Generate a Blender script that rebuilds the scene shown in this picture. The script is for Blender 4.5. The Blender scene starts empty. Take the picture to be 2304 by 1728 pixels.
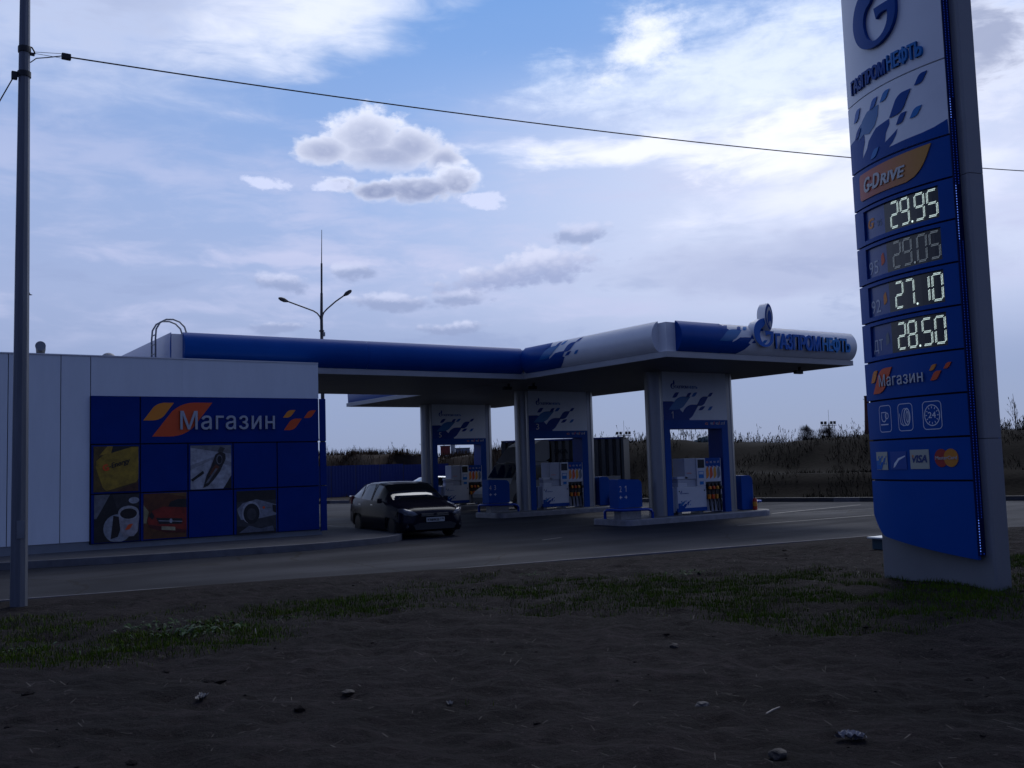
import bpy, bmesh, math, random
from mathutils import Vector, Matrix, noise
from mathutils.geometry import tessellate_polygon
random.seed(7)
PI = math.pi
scene = bpy.context.scene
COL = scene.collection

# ------------------------------------------------------------------ camera
cam_d = bpy.data.cameras.new("camera")
cam = bpy.data.objects.new("camera", cam_d)
COL.objects.link(cam)
cam_d.sensor_width = 36.0
cam_d.lens = 34.669
cam_d.clip_start = 0.05
cam_d.clip_end = 6000
cam.matrix_world = Matrix(((0.83177482, -0.02028634, -0.55474238, 0.0),
                           (-0.55430339, -0.08431122, -0.82803344, 0.0),
                           (-0.02997324, 0.99623295, -0.08137274, 1.88),
                           (0, 0, 0, 1)))
scene.camera = cam
scene.render.resolution_x = 1024
scene.render.resolution_y = 768
scene.view_settings.view_transform = 'Standard'
scene.view_settings.look = 'None'
scene.view_settings.exposure = 0.0
scene.view_settings.gamma = 1.0

SUN_AZ, SUN_EL = 52.0, 40.0          # azimuth from +Y towards +X, elevation

# ------------------------------------------------------------------ world
world = bpy.data.worlds.new("World")
scene.world = world
world.use_nodes = True
wt = world.node_tree
wt.nodes.clear()


class N:
    """tiny expression builder for shader math"""
    def __init__(s, sock): s.s = sock
    def _b(a, op, b, sw=False):
        n = wt.nodes.new('ShaderNodeMath'); n.operation = op
        x, y = (b, a) if sw else (a, b)
        for i, v in enumerate((x, y)):
            if isinstance(v, N): wt.links.new(v.s, n.inputs[i])
            else: n.inputs[i].default_value = v
        return N(n.outputs[0])
    def __add__(a, b): return a._b('ADD', b)
    def __radd__(a, b): return a._b('ADD', b, True)
    def __sub__(a, b): return a._b('SUBTRACT', b)
    def __rsub__(a, b): return a._b('SUBTRACT', b, True)
    def __mul__(a, b): return a._b('MULTIPLY', b)
    def __rmul__(a, b): return a._b('MULTIPLY', b, True)
    def __truediv__(a, b): return a._b('DIVIDE', b)
    def mx(a, b): return a._b('MAXIMUM', b)
    def mn(a, b): return a._b('MINIMUM', b)
    def pw(a, b): return a._b('POWER', b)
    def atan2(a, b): return a._b('ARCTAN2', b)
    def un(a, op):
        n = wt.nodes.new('ShaderNodeMath'); n.operation = op
        wt.links.new(a.s, n.inputs[0]); return N(n.outputs[0])
    def ss(a, lo, hi, o0=0.0, o1=1.0):
        n = wt.nodes.new('ShaderNodeMapRange'); n.interpolation_type = 'SMOOTHSTEP'
        wt.links.new(a.s, n.inputs[0])
        for i, v in zip((1, 2, 3, 4), (lo, hi, o0, o1)): n.inputs[i].default_value = v
        return N(n.outputs[0])
    def lin(a, lo, hi, o0=0.0, o1=1.0):
        n = wt.nodes.new('ShaderNodeMapRange')
        wt.links.new(a.s, n.inputs[0])
        for i, v in zip((1, 2, 3, 4), (lo, hi, o0, o1)): n.inputs[i].default_value = v
        return N(n.outputs[0])


def wmix(f, a, b, mode='MIX'):
    n = wt.nodes.new('ShaderNodeMix'); n.data_type = 'RGBA'; n.blend_type = mode
    if isinstance(f, N): wt.links.new(f.s, n.inputs[0])
    else: n.inputs[0].default_value = f
    for i, v in ((6, a), (7, b)):
        if hasattr(v, 'is_linked') or hasattr(v, 'links'): wt.links.new(v, n.inputs[i])
        else: n.inputs[i].default_value = (*v, 1)
    return n.outputs[2]


def wvec(x, y, z):
    n = wt.nodes.new('ShaderNodeCombineXYZ')
    for i, v in enumerate((x, y, z)):
        if isinstance(v, N): wt.links.new(v.s, n.inputs[i])
        else: n.inputs[i].default_value = v
    return n.outputs[0]


def wnoise(v, scale, detail=6, rough=.55, dist=0.0):
    n = wt.nodes.new('ShaderNodeTexNoise')
    n.inputs['Scale'].default_value = scale
    n.inputs['Detail'].default_value = detail
    n.inputs['Roughness'].default_value = rough
    n.inputs['Distortion'].default_value = dist
    wt.links.new(v, n.inputs['Vector'])
    return N(n.outputs[0])


tc = wt.nodes.new('ShaderNodeTexCoord')
sp = wt.nodes.new('ShaderNodeSeparateXYZ')
wt.links.new(tc.outputs['Generated'], sp.inputs[0])
dx, dy, dz = N(sp.outputs[0]), N(sp.outputs[1]), N(sp.outputs[2])
AZ = dx.atan2(dy) * (180 / PI)
EL = dz.un('ARCSINE') * (180 / PI)

sky = wt.nodes.new('ShaderNodeTexSky')
sky.sky_type = 'NISHITA'
sky.sun_disc = False
sky.sun_elevation = math.radians(SUN_EL)
sky.sun_rotation = math.radians(SUN_AZ)
sky.air_density = 1.0
sky.dust_density = 0.6

# clear sky: bright and milky low, bluer higher up
ramp = wt.nodes.new('ShaderNodeValToRGB')
er = ramp.color_ramp
er.elements[0].position = 0.0; er.elements[0].color = (.26, .335, .55, 1)
er.elements[1].position = 1.0; er.elements[1].color = (.09, .14, .36, 1)
for p_, c_ in ((.06, (.31, .385, .63)), (.11, (.43, .52, .80)), (.165, (.38, .52, .86)), (.22, (.27, .45, .85)), (.29, (.19, .39, .82)), (.45, (.14, .25, .58))):
    e_ = er.elements.new(p_); e_.color = (*c_, 1)
wt.links.new((EL / 90.0).mx(0.0).s, ramp.inputs[0])
nish = wmix(1.0, sky.outputs[0], (.055, .06, .07), 'MULTIPLY')
clear = wmix(0.12, ramp.outputs[0], nish)

# left part of the view is greyer, right part brighter (towards the veiled sun)
clear = wmix(AZ.ss(32, 4) * .45, clear, (.33, .41, .66))
clear = wmix(AZ.ss(22, 50) * EL.ss(4, 12) * EL.ss(24, 18) * .80, clear, (.72, .78, .99))
clear = wmix(AZ.ss(36, 60) * EL.ss(17, 26) * .30, clear, (.62, .68, .95))

warp = 1.6 * (wnoise(wvec(AZ * .22, EL * .36, 3.1), 1.0, 3, .6) - .5) + .5
warp2 = 1.6 * (wnoise(wvec(AZ * .22, EL * .36, 9.7), 1.0, 3, .6) - .5) + .5
fine = 2.1 * (wnoise(wvec(AZ * .62, EL * 1.0, 1.3), 1.0, 7, .66) - .5) + .5
fine2 = 1.9 * (wnoise(wvec(AZ * .22, EL * .75, 5.3), 1.0, 6, .60, .4) - .5) + .5
wide = wnoise(wvec(AZ * .05, EL * .26, 2.2), 1.0, 5, .55)


def wvor(v, scale, detail=3.0, rough=.5):
    n = wt.nodes.new('ShaderNodeTexVoronoi'); n.feature = 'F1'; n.normalize = True
    n.inputs['Scale'].default_value = scale; n.inputs['Detail'].default_value = detail; n.inputs['Roughness'].default_value = rough
    wt.links.new(v, n.inputs['Vector'])
    return N(n.outputs['Distance'])


puff = 1.0 - wvor(wvec(AZ * 1.25 + (fine - .5) * .9, EL * 1.75 + (fine2 - .5) * .7, 2.7), 1.0, 1.5, .5) * 2.0


def blob(a, e, ra, re, wa=1.6, rot=0.0):
    A_ = AZ - a + (warp - .5) * wa * 2
    E_ = EL - e + (warp2 - .5) * wa
    if rot:
        A2 = A_ * math.cos(rot) + E_ * math.sin(rot); E_ = E_ * math.cos(rot) - A_ * math.sin(rot); A_ = A2
    q = (A_ / ra) * (A_ / ra) + (E_ / re) * (E_ / re)
    return 1.0 - q.un('SQRT')


def cloud(col, d, lo, hi, edge, core=None, clo=.3, chi=.6, k=1.0):
    c = edge if core is None else wmix(d.ss(clo, chi), edge, core)
    return wmix(d.ss(lo, hi) * k, col, c)


sky_c = clear
# thin wide veils
veil = wide + (fine2 - .5) * .35
sky_c = wmix(veil.ss(.44, .74) * EL.ss(26, 10) * EL.ss(5.5, 9.5) * .7, sky_c, (.60, .64, .89))
sky_c = wmix(veil.ss(.42, .25) * EL.ss(1, 5) * EL.ss(16, 8) * .5, sky_c, (.30, .38, .63))
# big grey-white cloud sheet upper left
d = blob(12.0, 25.5, 16, 6.6, 2.5, .12) + (fine2 - .5) * .45
sky_c = cloud(sky_c, d, -.15, .85, (.66, .73, .96), (.50, .57, .80), .45, .95, .85)
d = blob(23.5, 25.2, 10.5, 3.2, 1.6, .25) + (fine2 - .5) * .6
sky_c = cloud(sky_c, d, -.15, .95, (.95, 1.0, 1.15), None, k=.85)
d = blob(4.0, 26.5, 7.5, 3.6, 1.6, .0) + (fine2 - .5) * .5
sky_c = cloud(sky_c, d, .0, .5, (.40, .46, .70), (.28, .34, .52), .3, .7, .7)
# bright clump and torn cirrus upper right
d = blob(49.5, 21.5, 13.5, 3.9, 2.6, .06) + (fine2 - .5) * .9 + (fine - .5) * .45
sky_c = cloud(sky_c, d, -.25, 1.0, (.88, .97, 1.15), None, k=.85)
d = blob(42.0, 23.0, 3.4, 1.5, 1.6, .35) + (fine - .5) * .9
sky_c = cloud(sky_c, d, -.25, 1.0, (1.05, 1.08, 1.18), None, k=.85)
d = blob(52.5, 17.6, 8.5, 2.3, 1.8, .10) + (fine2 - .5) * .8
sky_c = cloud(sky_c, d, -.15, .65, (1.10, 1.12, 1.22), (.72, .79, 1.03), .60, .95, .80)
d = blob(42.5, 17.6, 11.5, .95, 1.0, -.04) + (fine2 - .5) * .8
sky_c = cloud(sky_c, d, -.15, .75, (1.0, 1.03, 1.18), None, k=.92)
d = blob(53.0, 14.3, 11, 1.9, 1.6, .05) + (fine2 - .5) * .8
sky_c = cloud(sky_c, d, -.2, .9, (.93, .97, 1.15), None, k=.8)
d = blob(60.5, 21.0, 6.0, 4.6, 2.0, .3) + (fine2 - .5) * 1.0
sky_c = cloud(sky_c, d, -.1, .75, (.85, .90, 1.08), (.38, .43, .62), .35, 1.0, .9)
# central cumulus pair
def lumps(L_, wa=.5):
    d_ = None
    for (a_, e_, ra_, re_) in L_:
        b_ = blob(a_, e_, ra_, re_, wa); d_ = b_ if d_ is None else d_.mx(b_)
    return d_


d = lumps(((25.7, 18.9, 2.9, 1.75), (28.2, 18.3, 2.4, 1.35), (23.2, 18.0, 2.0, .95), (30.2, 17.5, 1.2, 1.1), (26.8, 17.8, 3.6, 1.1))) + (puff - .35) * .34 + (fine - .5) * .42
cov = d.ss(.0, .38) * EL.ss(16.3, 17.7)
lit = (d.ss(.85, .10) * .70 + (puff - .35) * .30 + (fine - .5) * .3 + EL.ss(17.8, 20.4) * .38).mx(0.0).mn(1.0)
sky_c = wmix(cov * .90, sky_c, wmix(lit, (.42, .47, .67), (.92, .96, 1.12)))
d = lumps(((28.8, 15.9, 3.0, 1.0), (30.9, 16.3, 1.7, 1.15), (26.3, 15.9, 1.8, .7), (24.0, 16.2, 1.4, .5))) + (puff - .35) * .42 + (fine - .5) * .4
cov = d.ss(-.02, .42) * EL.ss(14.6, 15.6)
lit = (d.ss(.7, .1) * .7 + (puff - .35) * .45 + EL.ss(15.6, 17.0) * .5).mx(0.0).mn(1.0)
sky_c = wmix(cov * .90, sky_c, wmix(lit, (.30, .35, .55), (.84, .89, 1.08)))
d = blob(23.6, 16.2, 1.7, .5, .8) + (fine - .5) * 1.0
d = d.mx(blob(19.7, 16.2, 1.4, .5, .8) + (fine - .5) * 1.0).mx(blob(32.6, 15.2, 1.6, .5, .8) + (fine - .5) * 1.0)
sky_c = cloud(sky_c, d, .05, .45, (.72, .78, 1.03), None, k=.8)
# small dark-bellied clouds low down
for (a_, e_, ra_, re_) in ((38.1, 13.2, 1.7, .62), (24.9, 11.3, 1.3, .55), (20.3, 10.6, 1.6, .55), (26.8, 9.5, 2.6, .5), (31.0, 9.7, 1.7, .5), (20.2, 8.2, 1.6, .35), (30.5, 8.0, 2.0, .4)):
    d = blob(a_, e_, ra_ * 1.2, re_ * 1.3, .9) + (puff - .35) * .6 + (fine - .5) * .5
    up = (EL - e_ + (fine - .5) * .5).ss(-re_ * .3, re_ * .9)
    c = wmix(up, (.32, .39, .62), (.66, .71, .94))
    sky_c = wmix(d.ss(.0, .55) * .8, sky_c, c)
d = blob(34.6, 11.2, 5.2, 1.2, 1.4, .14) + (puff - .35) * .7 + (fine - .5) * .7
up = (EL - 11.2 - (AZ - 34.0) * .13 + (puff - .35) * .7).ss(-.6, .9)
sky_c = wmix(d.ss(-.05, .6) * .85, sky_c, wmix(up, (.35, .415, .66), (.72, .76, .97)))
d = blob(22.5, 11.9, 8.5, .55, 1.0, .0) + (fine2 - .5) * .8
sky_c = cloud(sky_c, d, .0, .6, (.60, .64, .89), None, k=.6)
# grey low bank to the right
d = blob(50, 10.5, 14, 2.2, 1.6) + (fine2 - .5) * .6
sky_c = cloud(sky_c, d, -.1, .9, (.40, .46, .70), None, k=.6)

# sky behind the photographer: deep clear blue with scattered cloud
ahead = (dx * math.sin(math.radians(38)) + dy * math.cos(math.radians(38)))
bk = wnoise(wvec(dx * 2.2, dy * 2.2, dz * 4.0), 1.0, 4, .6)
back = wmix(bk.ss(.52, .68) * .5, (.075, .115, .28), (.26, .29, .42))
high = wmix(bk.ss(.50, .66) * .6, (.10, .17, .42), (.34, .39, .56))
sdir = dx * (math.sin(math.radians(48)) * math.cos(math.radians(50))) + dy * (math.cos(math.radians(48)) * math.cos(math.radians(50))) + dz * math.sin(math.radians(50))
glow = sdir.ss(.80, .97) * (.70 + bk.ss(.36, .62) * .5)
high = wmix(glow.mn(1.0), high, (1.9, 1.95, 2.05))
high = wmix(sdir.ss(.93, .99) * (.6 + .4 * bk.ss(.30, .55)), high, (3.2, 3.35, 3.7))
sky_c = wmix(EL.ss(27, 42), sky_c, high)
sky_c = wmix(ahead.ss(.25, -.25), sky_c, back)
bg = wt.nodes.new('ShaderNodeBackground')
wt.links.new(sky_c, bg.inputs[0])
bg.inputs[1].default_value = 1.0
wo = wt.nodes.new('ShaderNodeOutputWorld')
wt.links.new(bg.outputs[0], wo.inputs[0])
world.cycles.sampling_method = 'MANUAL'
world.cycles.sample_map_resolution = 1024

# ------------------------------------------------------------------ sun (veiled by thin cloud, ahead of the camera)
sd = bpy.data.lights.new("sun", 'SUN')
sd.energy = 0.5
sd.angle = math.radians(10)
sd.color = (1.0, .96, .92)
sun = bpy.data.objects.new("sun", sd)
COL.objects.link(sun)
a, e = math.radians(SUN_AZ), math.radians(SUN_EL)
v = Vector((math.sin(a) * math.cos(e), math.cos(a) * math.cos(e), math.sin(e)))
sun.rotation_euler = v.to_track_quat('Z', 'Y').to_euler()
sun.location = v * 60

# ------------------------------------------------------------------ materials
MATS = {}


def mat(name, col, rough=.5, metal=0.0, spec=.5, var=0.0, vscale=4.0, bump=0.0, bscale=60.0, col2=None, coat=0.0, emit=None, estr=0.0, trans=0.0, alpha=1.0, detail=6, stretch=None, rvar=0.0):
    if name in MATS: return MATS[name]
    m = bpy.data.materials.new(name); m.use_nodes = True
    t = m.node_tree; b = t.nodes['Principled BSDF']
    b.inputs['Base Color'].default_value = (*col, 1)
    b.inputs['Roughness'].default_value = rough
    b.inputs['Metallic'].default_value = metal
    b.inputs['Specular IOR Level'].default_value = spec
    b.inputs['Coat Weight'].default_value = coat
    b.inputs['Coat Roughness'].default_value = .05
    b.inputs['Transmission Weight'].default_value = trans
    if emit:
        b.inputs['Emission Color'].default_value = (*emit, 1)
        b.inputs['Emission Strength'].default_value = estr
    if var > 0 or bump > 0 or rvar > 0:
        c = t.nodes.new('ShaderNodeTexCoord')
        vec = c.outputs['Object']
        if stretch:
            mp = t.nodes.new('ShaderNodeMapping'); mp.inputs['Scale'].default_value = stretch
            t.links.new(vec, mp.inputs[0]); vec = mp.outputs[0]
    if var > 0 or rvar > 0:
        n = t.nodes.new('ShaderNodeTexNoise'); n.inputs['Scale'].default_value = vscale; n.inputs['Detail'].default_value = detail; n.inputs['Roughness'].default_value = .65
        t.links.new(vec, n.inputs['Vector'])
        if var > 0:
            r = t.nodes.new('ShaderNodeMapRange'); r.inputs[1].default_value = .3; r.inputs[2].default_value = .7
            t.links.new(n.outputs[0], r.inputs[0])
            x = t.nodes.new('ShaderNodeMix'); x.data_type = 'RGBA'
            t.links.new(r.outputs[0], x.inputs[0])
            c2 = col2 if col2 else tuple(max(0, v * (1 - var)) for v in col)
            x.inputs[6].default_value = (*c2, 1)
            x.inputs[7].default_value = (*((col) if col2 else tuple(min(1, v * (1 + var * .5)) for v in col)), 1)
            t.links.new(x.outputs[2], b.inputs['Base Color'])
        if rvar > 0:
            r2 = t.nodes.new('ShaderNodeMapRange'); r2.inputs[1].default_value = .3; r2.inputs[2].default_value = .7
            r2.inputs[3].default_value = max(.02, rough - rvar); r2.inputs[4].default_value = min(1, rough + rvar)
            t.links.new(n.outputs[0], r2.inputs[0]); t.links.new(r2.outputs[0], b.inputs['Roughness'])
    if bump > 0:
        n2 = t.nodes.new('ShaderNodeTexNoise'); n2.inputs['Scale'].default_value = bscale; n2.inputs['Detail'].default_value = 5
        t.links.new(vec, n2.inputs['Vector'])
        bp = t.nodes.new('ShaderNodeBump'); bp.inputs['Strength'].default_value = bump; bp.inputs['Distance'].default_value = .02
        t.links.new(n2.outputs[0], bp.inputs['Height']); t.links.new(bp.outputs[0], b.inputs['Normal'])
    MATS[name] = m
    return m


white = mat('white_panel', (.72, .76, .80),   .42, var=.05, vscale=2.0, rvar=.10, stretch=(2.2, 2.2, .35))
white2 = mat('white_fascia', (.80, .80, .81), .38, var=.07, vscale=1.5, rvar=.08)
blue = mat('blue_panel', (.0, .066, .32), .38, var=.10, vscale=1.0, rvar=.06, spec=.14)
blue_d = mat('deep_blue', (.0, .040, .27), .38, var=.08, vscale=1.2, spec=.2)
blue_l = mat('light_blue', (.0, .18, .52), .4, spec=.3)
blue_m = mat('mid_blue', (.0, .12, .46), .4, spec=.3)
teal = mat('teal_blue', (.0, .14, .40), .4)
orange = mat('orange', (.80, .25, .012), .45)
yellow = mat('yellow', (.75, .32, .02), .45)
red = mat('red', (.55, .045, .015), .45)
redleaf = mat('red_leaf', (.75, .085, .008), .45)
grey_leaf = mat('grey_leaf', (.14, .17, .21), .45)
dark = mat('black_plastic', (.012, .012, .014), .5)
seam = mat('seam_black', (.004, .005, .010), .8)
rubber = mat('rubber', (.012, .012, .012), .75)
alu = mat('aluminium', (.30, .30, .30), .36, metal=.75, var=.08, vscale=1.5, rvar=.06)
galv = mat('galvanised', (.22, .235, .26), .45, metal=.6, var=.18, vscale=3.0, rvar=.1)
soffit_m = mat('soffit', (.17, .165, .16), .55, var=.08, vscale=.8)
greybody = mat('grey_composite', (.245, .245, .255), .40, metal=.15, var=.08, vscale=1.2, rvar=.05)
concrete = mat('concrete', (.30, .295, .29), .8, var=.25, vscale=6, bump=.25, bscale=60)
kerbpaint = mat('white_kerb_paint', (.25, .25, .27), .6, var=.28, vscale=5, bump=.2)
plinth_m = mat('plinth', (.20, .215, .235), .6, var=.12, vscale=3)
steel_blue = mat('blue_tube', (.006, .055, .36), .25, spec=.5)
silver = mat('silver_text', (.45, .47, .50), .35, metal=.3)
off_white = mat('off_white', (.60, .60, .57), .5)
brick_m = mat('chimney_brick', (.10, .035, .03), .85, var=.3, vscale=1.0)


# ------------------------------------------------------------------ mesh helper
class MB:
    def __init__(s):
        s.v = []; s.f = []; s.mi = []; s.m = []; s.sm = []

    def _m(s, m):
        if m not in s.m: s.m.append(m)
        return s.m.index(m)

    def add(s, vs, fs, m, smooth=False):
        o = len(s.v); s.v += [tuple(p) for p in vs]; k = s._m(m)
        for f in fs:
            s.f.append(tuple(i + o for i in f)); s.mi.append(k); s.sm.append(smooth)

    def box(s, x0, x1, y0, y1, z0, z1, m):
        s.add([(x0, y0, z0), (x1, y0, z0), (x1, y1, z0), (x0, y1, z0), (x0, y0, z1), (x1, y0, z1), (x1, y1, z1), (x0, y1, z1)],
              [(0, 3, 2, 1), (4, 5, 6, 7), (0, 1, 5, 4), (1, 2, 6, 5), (2, 3, 7, 6), (3, 0, 4, 7)], m)

    def bbox(s, x0, x1, y0, y1, z0, z1, m, r=.02, xf=None):
        """box with bevelled edges"""
        bm = bmesh.new()
        bmesh.ops.create_cube(bm, size=1.0)
        bmesh.ops.scale(bm, vec=(abs(x1 - x0), abs(y1 - y0), abs(z1 - z0)), verts=bm.verts)
        bmesh.ops.translate(bm, vec=((x0 + x1) / 2, (y0 + y1) / 2, (z0 + z1) / 2), verts=bm.verts)
        bmesh.ops.bevel(bm, geom=list(bm.edges), offset=r, segments=2, affect='EDGES', profile=.6)
        bm.verts.index_update()
        vs = [tuple(v.co) for v in bm.verts]
        if xf: vs = [xf(p) for p in vs]
        fs = [[v.index for v in f.verts] for f in bm.faces]
        bm.free()
        s.add(vs, fs, m)

    def prism(s, poly, z0, z1, m, ax='z', caps=True, xf=None, smooth=False):
        """poly in 2D, extruded along ax. ax z:(x,y), y:(x,z) x:(y,z)"""
        n = len(poly)
        def P(p, h):
            q = {'z': (p[0], p[1], h), 'y': (p[0], h, p[1]), 'x': (h, p[0], p[1])}[ax]
            return xf(q) if xf else q
        vs = [P(p, z0) for p in poly] + [P(p, z1) for p in poly]
        s.add(vs, [(i, (i + 1) % n, n + (i + 1) % n, n + i) for i in range(n)], m, smooth)
        if caps: s.add(vs, [tuple(range(n))[::-1], tuple(range(n, 2 * n))], m)

    def tube(s, pts, r, m, seg=8, cap=True, smooth=True):
        pts = [Vector(p) for p in pts]; n = len(pts)
        rs = r if isinstance(r, (list, tuple)) else [r] * n
        vs = []; prev = None
        for i, p in enumerate(pts):
            t = (pts[min(i + 1, n - 1)] - pts[max(i - 1, 0)]).normalized()
            if prev is None:
                a_ = Vector((0, 0, 1)) if abs(t.z) < .9 else Vector((1, 0, 0))
                u_ = t.cross(a_).normalized()
            else:
                u_ = (prev - t * prev.dot(t)).normalized()
            w_ = t.cross(u_); prev = u_
            for k in range(seg):
                an = 2 * PI * k / seg
                vs.append(p + (u_ * math.cos(an) + w_ * math.sin(an)) * rs[i])
        fs = [(i * seg + k, i * seg + (k + 1) % seg, (i + 1) * seg + (k + 1) % seg, (i + 1) * seg + k) for i in range(n - 1) for k in range(seg)]
        s.add(vs, fs, m, smooth)
        if cap: s.add(vs, [tuple(range(seg))[::-1], tuple(range((n - 1) * seg, n * seg))], m)

    def lathe(s, prof, c, m, seg=24, ax='z', smooth=True):
        """prof list of (r,h) about axis through c"""
        vs = []
        for (r, h) in prof:
            for k in range(seg):
                a_ = 2 * PI * k / seg
                x, y = r * math.cos(a_), r * math.sin(a_)
                q = {'z': (x, y, h), 'x': (h, x, y), 'y': (x, h, y)}[ax]
                vs.append((q[0] + c[0], q[1] + c[1], q[2] + c[2]))
        n = len(prof)
        s.add(vs, [(i * seg + k, i * seg + (k + 1) % seg, (i + 1) * seg + (k + 1) % seg, (i + 1) * seg + k) for i in range(n - 1) for k in range(seg)], m, smooth)
        s.add(vs, [tuple(range(seg))[::-1], tuple(range((n - 1) * seg, n * seg))], m)

    def build(s, name, parent=None, loc=(0, 0, 0), rz=0.0):
        me = bpy.data.meshes.new(name)
        me.from_pydata(s.v, [], s.f)
        for m in s.m: me.materials.append(m)
        me.polygons.foreach_set('material_index', s.mi)
        me.polygons.foreach_set('use_smooth', s.sm)
        me.update()
        bm = bmesh.new(); bm.from_mesh(me)
        bmesh.ops.recalc_face_normals(bm, faces=bm.faces)
        bm.to_mesh(me); bm.free()
        o = bpy.data.objects.new(name, me)
        COL.objects.link(o)
        if parent: o.parent = parent
        o.location = loc; o.rotation_euler = (0, 0, rz)
        return o


def raw(name, vs, fs, mats, mi=None, parent=None, smooth=False):
    me = bpy.data.meshes.new(name)
    me.from_pydata(vs, [], fs)
    for m in mats: me.materials.append(m)
    if mi: me.polygons.foreach_set('material_index', mi)
    if smooth: me.polygons.foreach_set('use_smooth', [True] * len(fs))
    me.update()
    o = bpy.data.objects.new(name, me); COL.objects.link(o)
    if parent: o.parent = parent
    return o


def tag(o, label=None, cat=None, group=None, kind=None):
    if label: o['label'] = label
    if cat: o['category'] = cat
    if group: o['group'] = group
    if kind: o['kind'] = kind
    return o


def thing(name, label, cat, loc=(0, 0, 0), rz=0.0, group=None):
    o = bpy.data.objects.new(name, None); COL.objects.link(o)
    o.empty_display_size = .2
    o.location = loc; o.rotation_euler = (0, 0, rz)
    return tag(o, label, cat, group)


def copy_tree(o, parent=None):
    c = o.copy(); COL.objects.link(c); c.parent = parent
    for ch in list(o.children): copy_tree(ch, c)
    return c


# ------------------------------------------------------------------ 2D shapes and lettering (all in a local x,z plane)
def bez(p0, p1, p2, p3, n=8):
    o = []
    for i in range(n):
        t = i / n; u = 1 - t
        o.append((u**3 * p0[0] + 3 * u * u * t * p1[0] + 3 * u * t * t * p2[0] + t**3 * p3[0],
                  u**3 * p0[1] + 3 * u * u * t * p1[1] + 3 * u * t * t * p2[1] + t**3 * p3[1]))
    return o


def leaf(x0, z0, x1, z1, n=7):
    w, h = x1 - x0, z1 - z0
    P = lambda a_, b_: (x0 + a_ * w, z0 + b_ * h)
    return [P(0, 0)] + bez(P(.30, 0), P(.45, .01), P(.56, .08), P(.68, .27), n) + [P(.68, .27), P(1, 1)] + bez(P(.70, 1), P(.55, .99), P(.44, .92), P(.32, .73), n) + [P(.32, .73)]


def flame(x0, z0, x1, z1, n=6):
    w, h = x1 - x0, z1 - z0
    P = lambda a_, b_: (x0 + a_ * w, z0 + b_ * h)
    return [P(0, 0)] + bez(P(0, .66), P(.06, .80), P(.35, .95), P(1, 1), n) + bez(P(1, .34), P(.94, .20), P(.65, .05), P(0, 0), n)


def ellipse(cx, cz, rx, rz, n=28, a0=0.0, a1=2 * PI):
    full = abs(a1 - a0 - 2 * PI) < 1e-6
    k = n if full else n + 1
    return [(cx + rx * math.cos(a0 + (a1 - a0) * i / n), cz + rz * math.sin(a0 + (a1 - a0) * i / n)) for i in range(k)]


def rrect(x0, z0, x1, z1, r, n=5):
    o = []
    for (cx, cz, a0) in ((x1 - r, z1 - r, 0), (x0 + r, z1 - r, PI / 2), (x0 + r, z0 + r, PI), (x1 - r, z0 + r, 1.5 * PI)):
        for i in range(n + 1):
            a_ = a0 + PI / 2 * i / n
            o.append((cx + r * math.cos(a_), cz + r * math.sin(a_)))
    return o


def tri2d(poly, maxlen=None):
    """triangulate a 2D polygon (with optional refinement) -> verts, faces"""
    bm = bmesh.new()
    vs = [bm.verts.new((p[0], 0, p[1])) for p in poly]
    for t in tessellate_polygon([[Vector((p[0], p[1], 0)) for p in poly]]):
        try: bm.faces.new([vs[k] for k in t])
        except ValueError: pass
    bm.normal_update()
    if maxlen:
        for _ in range(6):
            es = [e_ for e_ in bm.edges if (e_.verts[0].co - e_.verts[1].co).length > maxlen]
            if not es: break
            bmesh.ops.subdivide_edges(bm, edges=es, cuts=1)
            bmesh.ops.triangulate(bm, faces=bm.faces)
    bm.verts.index_update()
    V = [(v.co.x, v.co.z) for v in bm.verts]; F = [[v.index for v in f.verts] for f in bm.faces]
    bm.free()
    return V, F


def flat(mb, poly, fn, m, d0=0.0, th=0.0, maxlen=None):
    """decal: polygon mapped by fn(x,z,depth_outwards); th>0 gives raised sides"""
    V, F = tri2d(poly, maxlen)
    mb.add([fn(x, z, d0 + th) for x, z in V], F, m)
    if th > 0:
        n = len(poly)
        P = []
        for i in range(n):
            a_, b_ = poly[i], poly[(i + 1) % n]
            P.append(a_)
        vs = [fn(x, z, d0 + th) for x, z in P] + [fn(x, z, d0) for x, z in P]
        mb.add(vs, [(i, (i + 1) % n, n + (i + 1) % n, n + i) for i in range(n)], m)


_tcache = {}
from mathutils.geometry import tessellate_polygon


def _area(P): return sum(P[i - 1][0] * P[i][1] - P[i][0] * P[i - 1][1] for i in range(len(P))) / 2


def _inside(p, P):
    c = False
    for i in range(len(P)):
        a_, b_ = P[i - 1], P[i]
        if (a_[1] > p[1]) != (b_[1] > p[1]) and p[0] < (b_[0] - a_[0]) * (p[1] - a_[1]) / (b_[1] - a_[1]) + a_[0]: c = not c
    return c


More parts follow.
